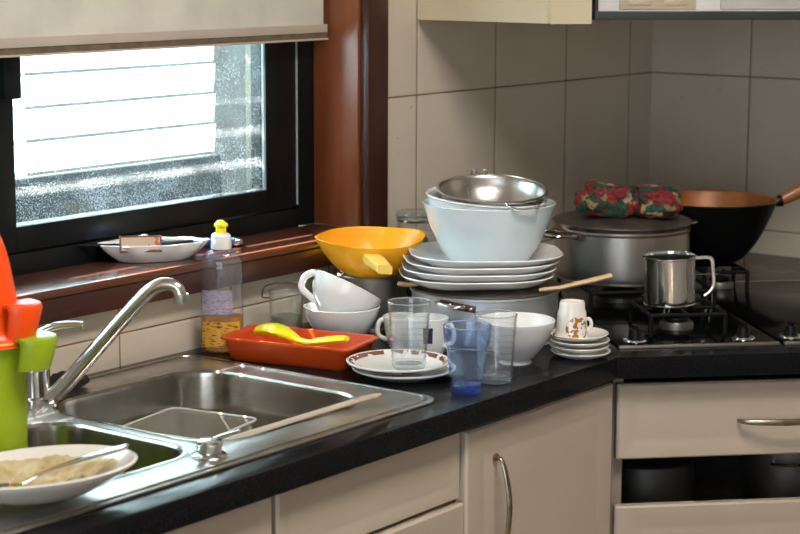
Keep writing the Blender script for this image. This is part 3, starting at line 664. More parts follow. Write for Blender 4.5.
def grate(hb, x, y, w_, d_):
    bm = bmesh.new(); z = 0.036
    for a in (-1, 1):
        tube([(a * w_ / 2, -d_ / 2, z), (a * w_ / 2, d_ / 2, z)], .0035, 8, bm); tube([(-w_ / 2, a * d_ / 2, z), (w_ / 2, a * d_ / 2, z)], .0035, 8, bm)
        for c in (-1, 1): tube([(a * w_ / 2, c * d_ / 2, 0.0), (a * w_ / 2, c * d_ / 2, z)], .0042, 8, bm)
        tube([(a * w_ / 2, 0, z), (a * .024, 0, z)], .0035, 8, bm); tube([(0, a * d_ / 2, z), (0, a * .024, z)], .0035, 8, bm)
    return finish('pan_support', bm, 'blackm', hb, (x, y, 0.0042))
hb, w_ = module(0.002, 0.277, 'black gas hob module under the big pot and the steel mug')
knob_on(hb, 0.038, 0.046); knob_on(hb, 0.226, 0.046)
burner(hb, 0.138, 0.145, 0.030); burner(hb, 0.110, 0.425, 0.045)
grate(hb, 0.138, 0.140, 0.13, 0.13); grate(hb, 0.138, 0.425, 0.23, 0.26)
hb2, w_ = module(0.285, 0.56, 'black gas hob module right of the metal joint, under the wok')
knob_on(hb2, 0.026, 0.046); burner(hb2, 0.052, 0.53, 0.028); grate(hb2, 0.052, 0.53, 0.085, 0.085)
ZG = CT + 0.0002 + 0.0042 + 0.0395      # top of the grates

# ------------------------------------------------------------------ wall cabinet + hood
wc = thing('wall_cabinet', 'cream wall cabinet above the dishes, left of the extractor hood', 'cabinet', (-0.882, -0.002, 1.421))
bm = poly2d([(0, 0), (0.45, 0), (0.45, -0.30), (0.10, -0.32), (0.0, -0.285)], [], 0.0, 0.7); finish('carcass', bm, 'cabcream', wc, ang=20)
bm = poly2d([(0.008, -0.288), (0.012, -0.284), (0.063, -0.3346), (0.059, -0.340)], [], -0.001, 0.7); finish('front_panel', bm, 'cabcream', wc, ang=20)
hd = thing('extractor_hood', 'white extractor hood with a dark lower bar set across the corner', 'hood', (-0.800, -0.357, 1.427), (0, 0, R(-45)))
finish('bottom_bar', B((-0.022, 0.85, -0.012, 0.30, 0.0, 0.0155), (-0.022, -0.0165, -0.012, 0.1, 0.0155, 0.5), bev=0.0008), 'hoodb', hd)
finish('fascia', B((-0.016, 0.85, 0.004, 0.02, 0.0155, 0.5), (-0.016, 0.85, -0.011, 0.004, 0.0157, 0.0175)), 'hoodw', hd, smooth=False)
for x in (0.062, 0.128):
    k = finish('slide_button', loft([(.022, .006, .005, 0), (.022, .006, .005, .004), (.019, .004, .004, .006)], fn=lambda a, b, c: (a, -c, b)), 'beige', hd, (x, 0.004, 0.030)); k['label'] = 'beige slide button'
finish('light_cover', B((0.21, 0.40, -0.004, 0.004, 0.0185, 0.10), bev=0.001), 'hoodg', hd)
finish('button_strip', B((0.025, 0.165, 0.0, 0.004, 0.0185, 0.045), bev=0.001), 'beige', hd)

# ------------------------------------------------------------------ pots and pans
def tilt(rx, ry, rz=0): return (R(rx), R(ry), R(rz))
# view heading helper: local -y faces the camera when rotz = -53 deg
VZ = R(-53.0)
def lug(parent, z, r, ang, m='chrome', w_=0.035, out=0.03, rivets=True):
    """loop handle on the rim of a pot"""
    pts = spline([(r - .002, -w_, 0), (r + out * .7, -w_ * .95, .002), (r + out, -w_ * .4, .003), (r + out, w_ * .4, .003), (r + out * .7, w_ * .95, .002), (r - .002, w_, 0)], 5)
    h = finish('handle', tube(pts, .0052, 10, flat=0.8), m, parent, (0, 0, z), (0, 0, ang))
    if rivets:
        finish('rivet_plate', B((r - .001, r + .002, -w_ - .012, w_ + .012, -.007, .006), bev=.001), 'burnt', h)
    return h
# big lidded pot on the hob
bp = thing('cooking_pot', 'large worn aluminium pot with a greasy lid on the hob', 'pot', (-0.659, -0.318, ZG), (0, 0, VZ))
finish('body', lathe(vessel([(0, 0), (.114, 0), (.122, .004), (.126, .014), (.126, .096)], .0025), 72), 'alu', bp)
finish('rim_seam', lathe([(.1262, .089), (.1275, .090), (.1275, .0925), (.1262, .0935)], 72, close=True), 'burnt', bp)
finish('lid', lathe([(0, .1225), (.04, .122), (.085, .1195), (.118, .1125), (.128, .108), (.131, .1065), (.131, .1045), (.1275, .1035), (.1255, .0965), (.1235, .0965), (.1235, .106), (0, .1165)], 72), 'lidalu', bp)
h = lug(bp, .088, .126, R(210), w_=.034, out=.052)
h = lug(bp, .098, .126, R(12), w_=.022, out=.016, rivets=False)
# mug on the front burner
mg = thing('steel_mug', 'small polished steel mug standing on the front burner', 'mug', (-0.862, -0.535, ZG + .001), tilt(0, -2.0, -53))
finish('body', lathe(vessel([(0, 0), (.040, 0), (.0435, .002), (.0445, .008), (.0445, .078), (.0458, .082)], .0012), 60), 'chrome', mg)
finish('rim', lathe([(.0450, .0805), (.0472, .0815), (.0472, .084), (.0450, .085)], 60, close=True), 'chrome', mg)
finish('handle', tube(spline([(.043, 0, .078), (.066, 0, .079), (.073, 0, .074), (.0745, 0, .055), (.0755, 0, .030), (.068, 0, .018), (.060, 0, .012)], 6), .0022, 8, flat=1.6), 'chrome', mg, rot=(0, 0, R(-4)))
# oven mitts on the lid
def lobe(name, sx, sy, sz, seed, label, loc, rot):
    bm = bmesh.new(); bmesh.ops.create_icosphere(bm, subdivisions=5, radius=1)
    for v in bm.verts:
        p = v.co.copy(); n = noise.noise(p * 1.6 + Vector((seed, 0, 0))) * .22 + noise.noise(p * 4.5 + Vector((seed, 3, 0))) * .10
        e = 0.75
        q = Vector([math.copysign(abs(c) ** e, c) for c in p]) * (1 + n)
        v.co = Vector((q.x * sx, q.y * sy, max(q.z, -0.8) * sz))
    o = finish(name, bm, 'cloth', loc=loc, rot=rot, ang=80)
    return tag(o, label, 'oven mitt', 'oven mitts on the pot lid')
o1 = lobe('oven_mitt', .058, .046, .034, 2.1, 'patchwork oven mitt in red, green and cream on the left of the pot lid', (-0.716, -0.322, ZG + .149), tilt(0, 4, -50))
o2 = lobe('oven_mitt', .044, .050, .031, 7.7, 'patchwork oven mitt in red and dark green on the right half of the pot lid', (-0.664, -0.386, ZG + .145), tilt(0, 0, -40))
# wok
wk = thing('wok', 'black wok with a brown inside and a wooden handle behind the pot', 'wok', hobp(0.333, 0.580, ZG + .0005), (0, 0, VZ))
wk.scale = (1.05, 1.05, 1.10)
ro = [(0, 0), (.045, .001), (.068, .012), (.094, .045), (.114, .085), (.126, .112)]
finish('outside', lathe(vessel(ro, .0012), 72), 'black', wk)
finish('inside', lathe([(0, .0016), (.045, .0026), (.0666, .0136), (.0926, .0458), (.1124, .085), (.1245, .1125), (.1285, .1145), (.1262, .1145), (.1215, .1122), (.110, .085), (.090, .047), (.0645, .016), (.044, .0045), (0, .0040)], 72), 'wokin', wk)
hl = finish('handle', tube([(.137, 0, .107), (.150, .0, .113), (.18, .0, .127), (.26, 0, .163), (.275, 0, .169)], [.0095, .0115, .0125, .0135, .010], 18), 'woodh', wk, rot=(0, 0, R(8)))
finish('ferrule', tube([(.120, 0, .103), (.140, 0, .108)], [.006, .0115], 18), 'black', hl)
# wire stand in front of the wok
tr = thing('wire_pan_rest', 'thin bright wire rest standing behind the steel mug', 'pan rest', hobp(0.226, 0.315, CT + 0.0065), (0, 0, R(-45)))
bm = tube([(-.045, 0, .058), (.045, 0, .058)], .0012, 8); tube([(.035, 0, 0), (.035, 0, .058)], .0012, 8, bm); tube([(-.045, 0, 0), (-.045, 0, .058)], .0012, 8, bm); tube([(-.045, .03, 0), (-.045, .03, .058), (-.045, 0, .058)], .0012, 8, bm); tube([(.035, .03, 0), (.035, .03, .058), (.035, 0, .058)], .0012, 8, bm)
finish('wire', bm, 'chrome', tr)

# pot under the square plates
pp = thing('cooking_pot', 'pale aluminium pot carrying the stack of square plates', 'pot', (-1.118, -0.322, CT), (0, 0, VZ))
finish('body', lathe(vessel([(0, 0), (.110, 0), (.119, .005), (.123, .016), (.124, .088)], .002), 72), 'alu2', pp)
finish('rolled_rim', lathe([(.1235, .082), (.1275, .0835), (.1275, .087), (.1235, .0885)], 72, close=True), 'alu2', pp)
finish('lid', lathe([(0, .094), (.09, .094), (.122, .0915), (.1285, .091), (.1285, .0888), (.12, .0886), (0, .0905)], 72), 'lidalu', pp)
hh = finish('handle', tube(spline([(-.040, -.111, .073), (-.042, -.133, .075), (-.058, -.135, .076), (-.078, -.120, .078), (-.084, -.096, .079)], 6), .004, 10), 'chrome', pp)
finish('rivet_plate', tube(spline([(-.020, -.1232, .070), (-.044, -.1172, .073), (-.078, -.0985, .078)], 5), .0058, 10, flat=.35, upv=(0, 1, 0)), 'burnt', hh)
for x, y, z in ((-.028, -.1265, .071), (-.062, -.1125, .0755)):
    t = bmesh.new(); bmesh.ops.create_uvsphere(t, u_segments=14, v_segments=8, radius=.0035); finish('rivet', t, 'chrome', hh, (x, y, z))

# square plates
def sq_plate(h=.0185):
    a = .128
    rg = [(a * .50, a * .50, .02, 0), (a * .54, a * .54, .025, .0), (a * .76, a * .76, .06, .0045), (a * .90, a * .90, .088, .0115), (a * .98, a * .98, .098, h - .001), (a, a, .100, h + .001), (a * .99, a * .99, .099, h + .0025), (a * .955, a * .955, .095, h), (a * .87, a * .87, .086, .0135), (a * .74, a * .74, .058, .0075), (a * .52, a * .52, .035, .0035), (a * .2, a * .2, .01, .003)]
    return loft(rg, n=14, fn=lambda x, y, z: (x, y * .90, z))
sqs = ['top square white plate of the stack, holding the glass bowl', 'second square white plate from the top of the stack', 'third square white plate from the top, above the lowest one', 'lowest square white plate of the stack, resting on the pot']
z0 = CT + .0945
base = None
for i, lab in enumerate(reversed(sqs)):
    off = [(-.012, -.006), (-.008, -.003), (-.004, 0.0), (.004, .002)][i]
    if base is None:
        base = finish('square_plate', sq_plate(), 'white'); o = base
    else:
        o = base.copy(); COL.objects.link(o)
    c = Vector((-1.128, -0.324, z0 + i * .0115)) + Matrix.Rotation(VZ, 3, 'Z') @ Vector((off[0], off[1], 0))
    o.location = c; o.rotation_euler = (0, 0, VZ + R([6, 3, 8, 4][i]))
    tag(o, lab, 'plate', 'stack of square white plates')
ZP = z0 + 3 * .0115 + .0036
# glass bowl, inner white bowl, sieve
gb = tag(finish('glass_bowl', lathe(vessel([(0, 0), (.060, 0), (.070, .004), (.084, .025), (.100, .060), (.109, .088), (.1125, .098)], .003), 72), 'milky', loc=(-1.113, -0.325, ZP), rot=(0, 0, VZ)), 'big pale blue translucent glass bowl on the square plates', 'bowl')
ib = tag(finish('white_bowl', lathe(vessel([(0, 0), (.045, 0), (.062, .010), (.085, .045), (.098, .085), (.100, .095), (.103, .097)], .003), 72), 'white', loc=(-1.119, -0.317, ZP + .0105), rot=tilt(2.0, 3.5, -53)), 'white bowl nested in the big glass bowl under the steel strainer', 'bowl')
sv = thing('steel_strainer', 'shiny steel strainer bowl tilted on top of the nested bowls', 'strainer', (-1.102, -0.322, ZP + .062), tilt(8, 1.5, -53))
def sieve_fn(r, z, a): return (r * math.cos(a), r * math.sin(a), z)
finish('bowl', lathe(vessel([(0, 0), (.030, .001), (.060, .014), (.080, .036), (.088, .056), (.092, .058)], .0012), 72), 'steel', sv)
finish('rim', lathe([(.0905, .056), (.0945, .057), (.0945, .0605), (.0905, .061)], 72, close=True), 'chrome', sv)
hn = finish('handle', tube(spline([(.020, -.0915, .059), (.025, -.110, .058), (.040, -.116, .057), (.066, -.104, .057), (.072, -.094, .057), (.066, -.066, .058)], 6), .0024, 8, flat=0.7), 'chrome', sv)
bm = bmesh.new()
for x in (-.028, -.010): tube(spline([(x - .004, .088, .058), (x - .004, .098, .064), (x, .101, .066), (x + .004, .098, .064), (x + .004, .088, .058)], 4), .0013, 6, bm)
finish('hook', bm, 'chrome', sv)
# wooden spoon lying under the plates
ws = thing('wooden_spoon', 'pale wooden spoon handle sticking out right between pot and plates', 'spoon', (-1.118, -0.322, CT + .0965), (0, 0, VZ))
finish('shaft', tube([(.085, -.085, .000), (.12, -.085, .004), (.205, -.072, .022)], [.006, .0075, .0095], 12, flat=.5), 'pine', ws)
wb = thing('wooden_spatula', 'short brown wooden end poking out left below the square plates', 'spatula', (-1.118, -0.322, CT + .0955), (0, 0, VZ))
finish('shaft', tube([(-.146, -.035, .002), (-.133, -.04, .001), (-.112, -.045, 0.003)], [.007, .0065, .005], 10, flat=.6), 'pine', wb)

# jar behind
jr = thing('glass_jar', 'clear clip-top glass jar with dark greens inside, behind the plates near the window casing', 'jar', (-0.964, -0.062, CT), (0, 0, VZ))
jr.scale = (1, 1, 1.05)
finish('glass_body', lathe(vessel([(0, 0), (.036, 0), (.041, .004), (.042, .02), (.042, .120), (.040, .132), (.034, .142), (.034, .162)], .002), 48), 'jarglass', jr)
finish('lid', lathe([(0, .170), (.028, .170), (.035, .168), (.037, .165), (.037, .160), (.0355, .158), (.0355, .163), (0, .163)], 48), 'jarglass', jr)
finish('wire_clip', lathe([(.0350, .1515), (.0372, .153), (.0372, .155), (.0350, .1565)], 48, close=True), 'chrome', jr)
bm = bmesh.new(); bmesh.ops.create_icosphere(bm, subdivisions=4, radius=1)
for v in bm.verts: v.co = Vector((v.co.x * .036, v.co.y * .036, v.co.z * .06)) * (1 + .12 * noise.noise(v.co * 5)) + Vector((0, 0, .072))
finish('contents', bm, mat('dark_herbs', (0.02, 0.035, 0.012), 0.7, var=0.5, vscale=60), jr)

# ------------------------------------------------------------------ small pot + yellow colander
p2 = thing('small_pan', 'small dull metal pan below the yellow colander', 'pan', (-1.150, -0.100, CT), (0, 0, VZ))
p2.scale = (1, 1, 1.12)
finish('body', lathe(vessel([(0, 0), (.056, 0), (.061, .004), (.0635, .012), (.0635, .078), (.066, .081)], .002), 60), 'alu', p2)
finish('lid', lathe([(0, .0865), (.050, .0855), (.064, .0835), (.0655, .0825), (0, .083)], 60), 'burnt', p2)
yc = thing('yellow_colander', 'yellow plastic bowl with pointed pouring lips and a stub handle', 'colander', (-1.176, -0.119, CT + .0975), tilt(5, 0, -24))
yc.scale = (1.03, 1.0, 1.0)
def lem(r, z, a):
    k = max(0, (z - .012) / .05)
    s = 1 + 0.17 * k * abs(math.cos(a)) ** 6
    return (r * s * math.cos(a), r * math.sin(a) * (1 - .02 * k), z + .004 * k * abs(math.cos(a)) ** 6)
finish('bowl', lathe(vessel([(0, 0), (.035, 0), (.050, .004), (.068, .022), (.080, .045), (.0855, .062)], .002), 72, fn=lem), 'yellow', yc)
hn = loft([(.015, .007, .003, 0), (.017, .008, .003, .012), (.012, .0075, .003, .045)], n=3, fn=lambda x, y, z: (x + .018 + z * .75, -.075 - z, y + .046 - z * .18))
finish('handle', hn, 'yellowh', yc, rot=(0, 0, R(-40)))['label'] = 'pale yellow stub handle'

# tilted cups
def cup_profile(s=1.0):
    return [(0, 0), (.026 * s, 0), (.030 * s, .002), (.045 * s, .018 * s), (.058 * s, .042 * s), (.064 * s, .062 * s)]
def mug_handle(parent, r, z0_, z1_, out, rad, ang, m='white'):
    zc = (z0_ + z1_) / 2
    pts = spline([(r * .94, 0, z1_), (r + out * .6, 0, z1_ + .003), (r + out, 0, zc + .004), (r + out * .75, 0, z0_ + .004), (r * .80, 0, z0_ - .003)], 6)
    return finish('handle', tube(pts, rad, 12, flat=1.35), m, parent, rot=(0, 0, ang))
c1 = thing('white_cup', 'lower wide white cup standing behind the orange tray', 'cup', (-1.303, -0.160, CT), (0, 0, VZ), 'nested white cups')
finish('body', lathe(vessel(cup_profile(1.0), .003), 60), 'white', c1)
c2 = thing('white_cup', 'upper wide white cup tilted inside the other, handle to the left', 'cup', (-1.313, -0.149, CT + .040), tilt(-14, 26, -53), 'nested white cups')
finish('body', lathe(vessel([(0, 0), (.024, 0), (.028, .002), (.042, .014), (.056, .038), (.0600, .062)], .003), 60), 'white', c2)
mug_handle(c2, .050, .018, .052, .024, .0042, R(186))
# glass behind
jg = thing('glass_mug', 'small clear glass with a wire loop, between the bottle and the white cups', 'glass', (-1.336, -0.066, CT), (0, 0, VZ))
finish('body', lathe(vessel([(0, 0), (.025, 0), (.028, .003), (.0285, .074), (.0295, .080)], .002), 48), 'jarglass', jg)
finish('handle', tube(spline([(-.028, 0, .070), (-.040, 0, .072), (-.036, 0, .088), (-.02, 0, .094), (0, 0, .096), (.024, 0, .094), (.0295, 0, .082)], 5), .0013, 8), 'burnt', jg)
finish('water', lathe([(0, .004), (.0252, .004), (.0255, .040), (0, .040)], 40), mat('murky_water', (0.45, 0.42, 0.33), 0.2, trans=0.5), jg)

# dish soap bottle
bt = thing('soap_bottle', 'clear dish soap bottle with amber liquid and a yellow nozzle', 'bottle', (-1.478, -0.050, CT), (0, 0, R(-50)))
el = lambda r, z, a: (r * math.cos(a), r * 0.62 * math.sin(a), z)
ob = [(0, 0), (.029, 0), (.0335, .003), (.035, .012), (.035, .060), (.0335, .100), (.0345, .130), (.033, .148), (.026, .162), (.014, .170), (.0125, .174)]
finish('body', lathe(vessel(ob, .0012), 56, fn=el), 'bottle', bt)
finish('liquid', lathe([(0, .0025), (.028, .0025), (.0325, .006), (.0333, .012), (.0333, .060), (0, .060)], 56, fn=el), 'amber', bt)
def label_patch(z0_, z1_, a0, a1, r):
    bm = bmesh.new(); n = 18; L = []
    for j in range(5):
        z = z0_ + (z1_ - z0_) * j / 4
        L.append([bm.verts.new((r * math.cos(a), r * .62 * math.sin(a), z)) for a in [R(a0 + (a1 - a0) * k / n) for k in range(n + 1)]])
    for a, b in zip(L, L[1:]):
        for k in range(n): bm.faces.new((a[k], a[k + 1], b[k + 1], b[k]))
    return bm
finish('label', label_patch(.064, .104, 205, 300, .0353), 'labelw', bt)['label'] = 'pale violet printed label'
finish('label', label_patch(.010, .052, 205, 325, .0356), 'labela', bt)['label'] = 'amber printed label'
finish('collar', lathe([(0, .170), (.0165, .170), (.017, .172), (.0155, .192), (.0125, .1945), (0, .195)], 32), 'plast_w', bt)
finish('nozzle', lathe([(0, .195), (.0085, .195), (.0085, .205), (.0115, .2065), (.0115, .210), (.008, .2125), (.005, .216), (0, .2165)], 28), 'gcap', bt)

# orange tray with spoon.  left front corner near the bottle, long side towards the plates
ty = thing('orange_tray', 'orange red plastic tray holding a yellow spoon', 'tray', (-1.452, -0.192, CT), (0, 0, R(-78)))
finish('tray', loft(tray_rings(.112, .058, .038, .016, .012, .002, .005), n=5), 'orange_t', ty)
ys = thing('yellow_spoon', 'lemon yellow plastic spoon lying in the orange tray', 'spoon', (-1.452, -0.192, CT + .038), (0, 0, R(-78)))
def spoonish(pts, bm=None): return tube(spline([p[:3] for p in pts], 5), [tuple(x) for x in spline([p[3] for p in pts], 5)], 16, bm)
finish('bowl', spoonish([(-.078, .004, -.004, (.003, .002)), (-.070, .002, .003, (.018, .009)), (-.048, -.002, .008, (.024, .010)), (-.022, -.010, .006, (.017, .009)), (.008, -.018, -.002, (.008, .0055))]), 'lime_s', ys)
finish('shaft', spoonish([(.003, -.017, -.001, (.008, .0055)), (.028, -.024, -.003, (.009, .0055)), (.058, -.026, .003, (.016, .0065)), (.085, -.026, .008, (.017, .006)), (.099, -.026, .010, (.009, .004))]), 'lime_s', ys)

# cup group behind the clear glass
k1 = thing('small_white_cup', 'small white cup with its handle to the left, behind the dinner plates', 'cup', (-1.262, -0.258, CT), (0, 0, VZ), 'small cups behind the clear glass')
finish('body', lathe(vessel([(0, 0), (.022, 0), (.025, .002), (.030, .020), (.035, .050)], .0028), 48), 'white2', k1)
mug_handle(k1, .030, .014, .042, .014, .003, R(192), 'white2')
k2 = thing('small_white_cup', 'small white cup with a dark printed square, standing behind the clear glass', 'cup', (-1.285, -0.325, CT), (0, 0, VZ), 'small cups behind the clear glass')
finish('body', lathe(vessel([(0, 0), (.022, 0), (.026, .002), (.030, .020), (.034, .060)], .0028), 48), 'white', k2)
bm = bmesh.new(); L = []
for j in range(4):
    z = .022 + .026 * j / 3; rr = .0300 + (z - .02) / .04 * .004 + .0004
    L.append([bm.verts.new((rr * math.cos(a), rr * math.sin(a), z)) for a in [R(255 + 28 * k / 6) for k in range(7)]])
for a, b in zip(L, L[1:]):
    for k in range(6): bm.faces.new((a[k], a[k + 1], b[k + 1], b[k]))
finish('printed_square', bm, 'navy', k2)['label'] = 'dark navy printed square'
mug_handle(k2, .030, .016, .048, .016, .003, R(-25), 'white')

# patterned plates and clear glass
pb = [(0, 0), (.045, 0), (.050, .002), (.062, .006), (.076, .012), (.080, .014), (.0805, .016), (.078, .0165), (.066, .0095), (.050, .005), (0, .0045)]
d1 = tag(finish('dinner_plate', lathe(pb, 72), 'white', loc=(-1.446, -0.397, CT)), 'lower round plate, plain edge showing under the brown-bordered plate', 'plate', 'round plates under the clear glass')
d2 = tag(finish('dinner_plate', lathe(pb, 72), 'platebrown', loc=(-1.452, -0.391, CT + .0105), rot=(0, 0, 0.6)), 'upper round plate with a brown patterned border', 'plate', 'round plates under the clear glass')
def ribs(r, z, a): return (r * math.cos(a), r * math.sin(a), z)
tp = [(0, 0), (.022, 0), (.0245, .0015), (.0255, .006)]
for i in range(9): tp += [(.0262 + i * .0007, .010 + i * .009), (.0258 + i * .0007, .0145 + i * .009)]
tp += [(.0325, .095), (.0328, .099)]
prof = tp + [(.0322, .0995)] + [(.0310, .095), (.0245, .012), (.021, .009), (0, .008)]
def tumbler(loc, label):
    g = thing('clear_tumbler', label, 'glass', loc)
    finish('body', lathe(prof, 56), 'clear', g)
    finish('thick_base', lathe([(0, .0008), (.0215, .0008), (.0235, .0022), (.0238, .0065), (.0215, .0076), (0, .0076)], 40), 'jarglass', g)
    bm = lathe([(.0318, .0985), (.0332, .0988), (.0332, .0998), (.0325, .1005), (.0318, .0998)], 56, close=True)
    finish('rim', bm, 'glassrim', g)
    bm = bmesh.new()
    for i in range(9):
        r0 = .0262 + i * .0007; z0_ = .010 + i * .009
        lathe([(r0, z0_ - .0006), (r0 + .0006, z0_), (r0, z0_ + .0006)], 56, bm)
    finish('rib_rings', bm, 'ribglass', g)
    return g
g1 = tumbler((-1.4545, -0.413, CT + .0162), 'clear ribbed tumbler standing on the patterned plate')
g1.scale = (1, 1, 1.05)
g2 = tumbler((-1.392, -0.530, CT), 'clear ribbed tumbler directly behind the blue glass')
g2.scale = (1.0, 1.0, 1.06)
# blue faceted glass
def octo(k0):
    def fn(r, z, a):
        m = max(0.0, min(1.0, (0.076 - z) / .012)); s = 2 * PI / 9
        aa = (a % s) - s / 2; f = math.cos(s / 2) / math.cos(aa)
        return (r * (1 + m * (f - 1) * .95) * math.cos(a), r * (1 + m * (f - 1) * .95) * math.sin(a), z)
    return fn
bpz = [(0, .001), (.020, 0), (.0225, .002), (.0240, .010), (.0262, .030), (.0288, .052), (.0312, .068), (.0330, .074), (.0340, .084), (.0352, .097), (.0347, .098), (.0337, .096), (.0325, .084), (.0300, .070), (.0268, .045), (.0225, .015), (0, .012)]
bpz = [(r * 1.03, z * 1.03) for r, z in bpz]
bgl = thing('blue_glass', 'blue faceted drinking glass at the front edge of the worktop', 'glass', (-1.470, -0.532, CT))
finish('body', lathe(spline(bpz, 3), 90, fn=octo(0)), 'blueg', bgl, ang=14)
finish('thick_base', lathe([(0, .0006), (.0195, .0006), (.0215, .0025), (.0222, .010), (.0205, .0115), (0, .0115)], 36, fn=octo(0)), M['bluebase'], bgl)['label'] = 'thicker deep blue base'
finish('rim', lathe([(.0350, .0995), (.0366, .0998), (.0366, .1010), (.0358, .1018), (.0350, .1010)], 60, close=True), M['bluerim'], bgl)

# white bowl
wbm = [(0, 0), (.024, 0), (.026, .001), (.026, .006), (.034, .014), (.050, .036), (.060, .060), (.0625, .069)]
ww = thing('china_bowl', 'white footed china bowl right of the clear tumblers', 'bowl', (-1.253, -0.475, CT), (0, 0, VZ))
finish('body', lathe(vessel(wbm, .003, 4), 64), 'white', ww)
finish('brown_mark', tube([(.0575, -.020, .042), (.0585, -.0205, .048), (.0578, -.020, .052)], .0012, 6), 'rust', ww)

# saucers and espresso cup
sp_ = [(0, 0), (.026, 0), (.029, .0015), (.040, .005), (.0475, .0095), (.0487, .011), (.048, .012), (.038, .0075), (.026, .004), (0, .0035)]
labs = ['bottom saucer of the stack beside the hob', 'second saucer from the bottom of the stack beside the hob', 'third saucer from the bottom of the stack beside the hob', 'top saucer of the stack, under the upturned espresso cup']
sb = None
for i in range(4):
    if sb is None: sb = finish('saucer', lathe(sp_, 56), 'white2'); o = sb
    else: o = sb.copy(); COL.objects.link(o)
    o.location = (-1.157 + [.002, .0, -.002, .001][i], -0.535 + [-.001, .001, -.001, .003][i], CT + i * .0096); o.rotation_euler = (0, 0, i * .7)
    tag(o, labs[i], 'saucer', 'stack of saucers beside the hob')
ec = thing('espresso_cup', 'upturned white espresso cup with a brown leaf sprig on the saucers', 'cup', (-1.169, -0.527, CT + 3 * .0096 + .0042), (0, 0, VZ))
finish('body', lathe([(0, .057), (.015, .0565), (.0165, .060), (.019, .060), (.0205, .057), (.0210, .048), (.0230, .043), (.0245, .026), (.0268, .004), (.0268, 0), (.0248, 0), (.0220, .026), (.018, .053), (0, .054)], 56), 'cupbrown', ec)
mug_handle(ec, .022, .014, .030, .010, .0022, R(-20), 'white2')

# ------------------------------------------------------------------ window sill things
sd = thing('sill_dish', 'oval blue and white dish full of smoking things on the window sill', 'dish', (-1.540, 0.042, 1.0505), (0, 0, R(-33)))
sd.scale = (1.0, 1.0, 1.3)
def flute(r, z, a):
    k = z / .022; s = 1 + .05 * k * math.cos(9 * a); return (r * 1.72 * s * math.cos(a), r * 0.92 * s * math.sin(a), z)
finish('dish', lathe(vessel([(0, 0), (.030, 0), (.036, .002), (.046, .012), (.052, .022)], .0025), 90, fn=flute), 'white', sd)
finish('glazed_inside', lathe([(0, .0028), (.030, .0029), (.0343, .0048), (.0436, .0142), (.0500, .0222)], 90, fn=flute), 'bluewhite', sd)
mb = thing('matchbox', 'brown matchbox standing on edge in the sill dish', 'matchbox', (-1.583, 0.028, 1.0685), tilt(-12, 0, -43))
mb.scale = (1.12, 1, 1.12)
finish('sleeve', B((-.030, .030, -.006, .006, 0.0, .024), bev=.0006), 'matchside', mb)
finish('printed_face', B((-.0275, .0275, -.0066, -.0060, .0025, .0215)), 'match', mb, smooth=False)
lt = thing('black_lighter', 'black lighter lying in the sill dish right of the matchbox', 'lighter', (-1.500, 0.040, 1.070), (0, 0, R(-32)))
finish('body', loft([(.006, .009, .005, -.035), (.0065, .010, .006, -.03), (.0065, .010, .006, .03), (.006, .009, .005, .035)], fn=lambda x, y, z: (z, y, x)), 'black', lt)
pn = thing('black_pen', 'thin black pen sticking out left from the sill dish', 'pen', (-1.600, 0.068, 1.076), (0, 0, R(-40)))
finish('barrel', tube([(-.06, 0, .004), (.03, 0, 0)], [.0028, .004], 12), 'black', pn)
bm = bmesh.new(); bmesh.ops.create_icosphere(bm, subdivisions=3, radius=1)
for v in bm.verts: v.co = Vector((v.co.x * .016, v.co.y * .010, v.co.z * .007)) * (1 + .5 * noise.noise(v.co * 3))
tag(finish('crumpled_paper', bm, 'paper', loc=(-1.545, 0.060, 1.083), ang=20), 'crumpled white paper scrap behind the matchbox', 'paper')
bl2 = thing('blue_lighter', 'blue lighter with a metal end lying on the sill behind the soap bottle', 'lighter', (-1.372, 0.052, 1.0585), (0, 0, R(-48)))
finish('body', loft([(.006, .009, .005, -.035), (.0075, .011, .006, -.03), (.0075, .011, .006, .026)], fn=lambda x, y, z: (z, y, x)), 'lblue', bl2)
finish('metal_end', loft([(.007, .0105, .005, .0262), (.007, .0105, .005, .036), (.005, .008, .004, .040)], fn=lambda x, y, z: (z, y, x)), 'chrome', bl2)

# ------------------------------------------------------------------ left foreground: tubs, food plate
def ear(r0, r1, a0, a1, z, drop, th=.003):
    prof = [(r0, z), (r1 - .008, z + .002), (r1 - .002, z), (r1, z - .006), (r1 - .010, z - drop), (r1 - .010 - th, z - drop), (r1 - th - .001, z - .008), (r1 - .009, z - th), (r0, z - th)]
    bm = bmesh.new(); L = []; n = 20
    for k in range(n + 1):
        a = R(a0 + (a1 - a0) * k / n); e = 1 - .24 * (abs(k - n / 2) / (n / 2)) ** 2.5
        L.append([bm.verts.new((r * (e if r > r0 + .01 else 1) * math.cos(a), r * (e if r > r0 + .01 else 1) * math.sin(a), zz)) for r, zz in prof])
    m = len(prof)
    for a, b in zip(L, L[1:]):
        for k in range(m): bm.faces.new((a[k], a[(k + 1) % m], b[(k + 1) % m], b[k]))
    bm.faces.new(list(reversed(L[0]))); bm.faces.new(L[-1]); return bm
gt = thing('green_tub', 'lime green plastic tub in the sink at the left edge', 'tub', (-2.1866, -0.299, CT - .1095), (0, 0, VZ))
finish('tub', lathe(vessel([(0, 0), (.040, 0), (.0435, .003), (.046, .08), (.051, .262), (.0575, .272)], .002), 60), 'green', gt)
finish('side_handle', ear(.050, .093, -40, 14, .283, .040), 'green', gt)
ot = thing('orange_tub', 'bright orange plastic tub stacked upside down on the green tub', 'tub', (-2.1866, -0.299, CT + .1705), (0, 0, VZ))
finish('tub', lathe(vessel([(0, .132), (.010, .132), (.018, .128), (.028, .100), (.036, .055), (.044, .010), (.060, -.007)], .002), 60), 'orange', ot)
finish('side_handle', ear(.036, .075, -46, 14, .044, .044), 'orange', ot)

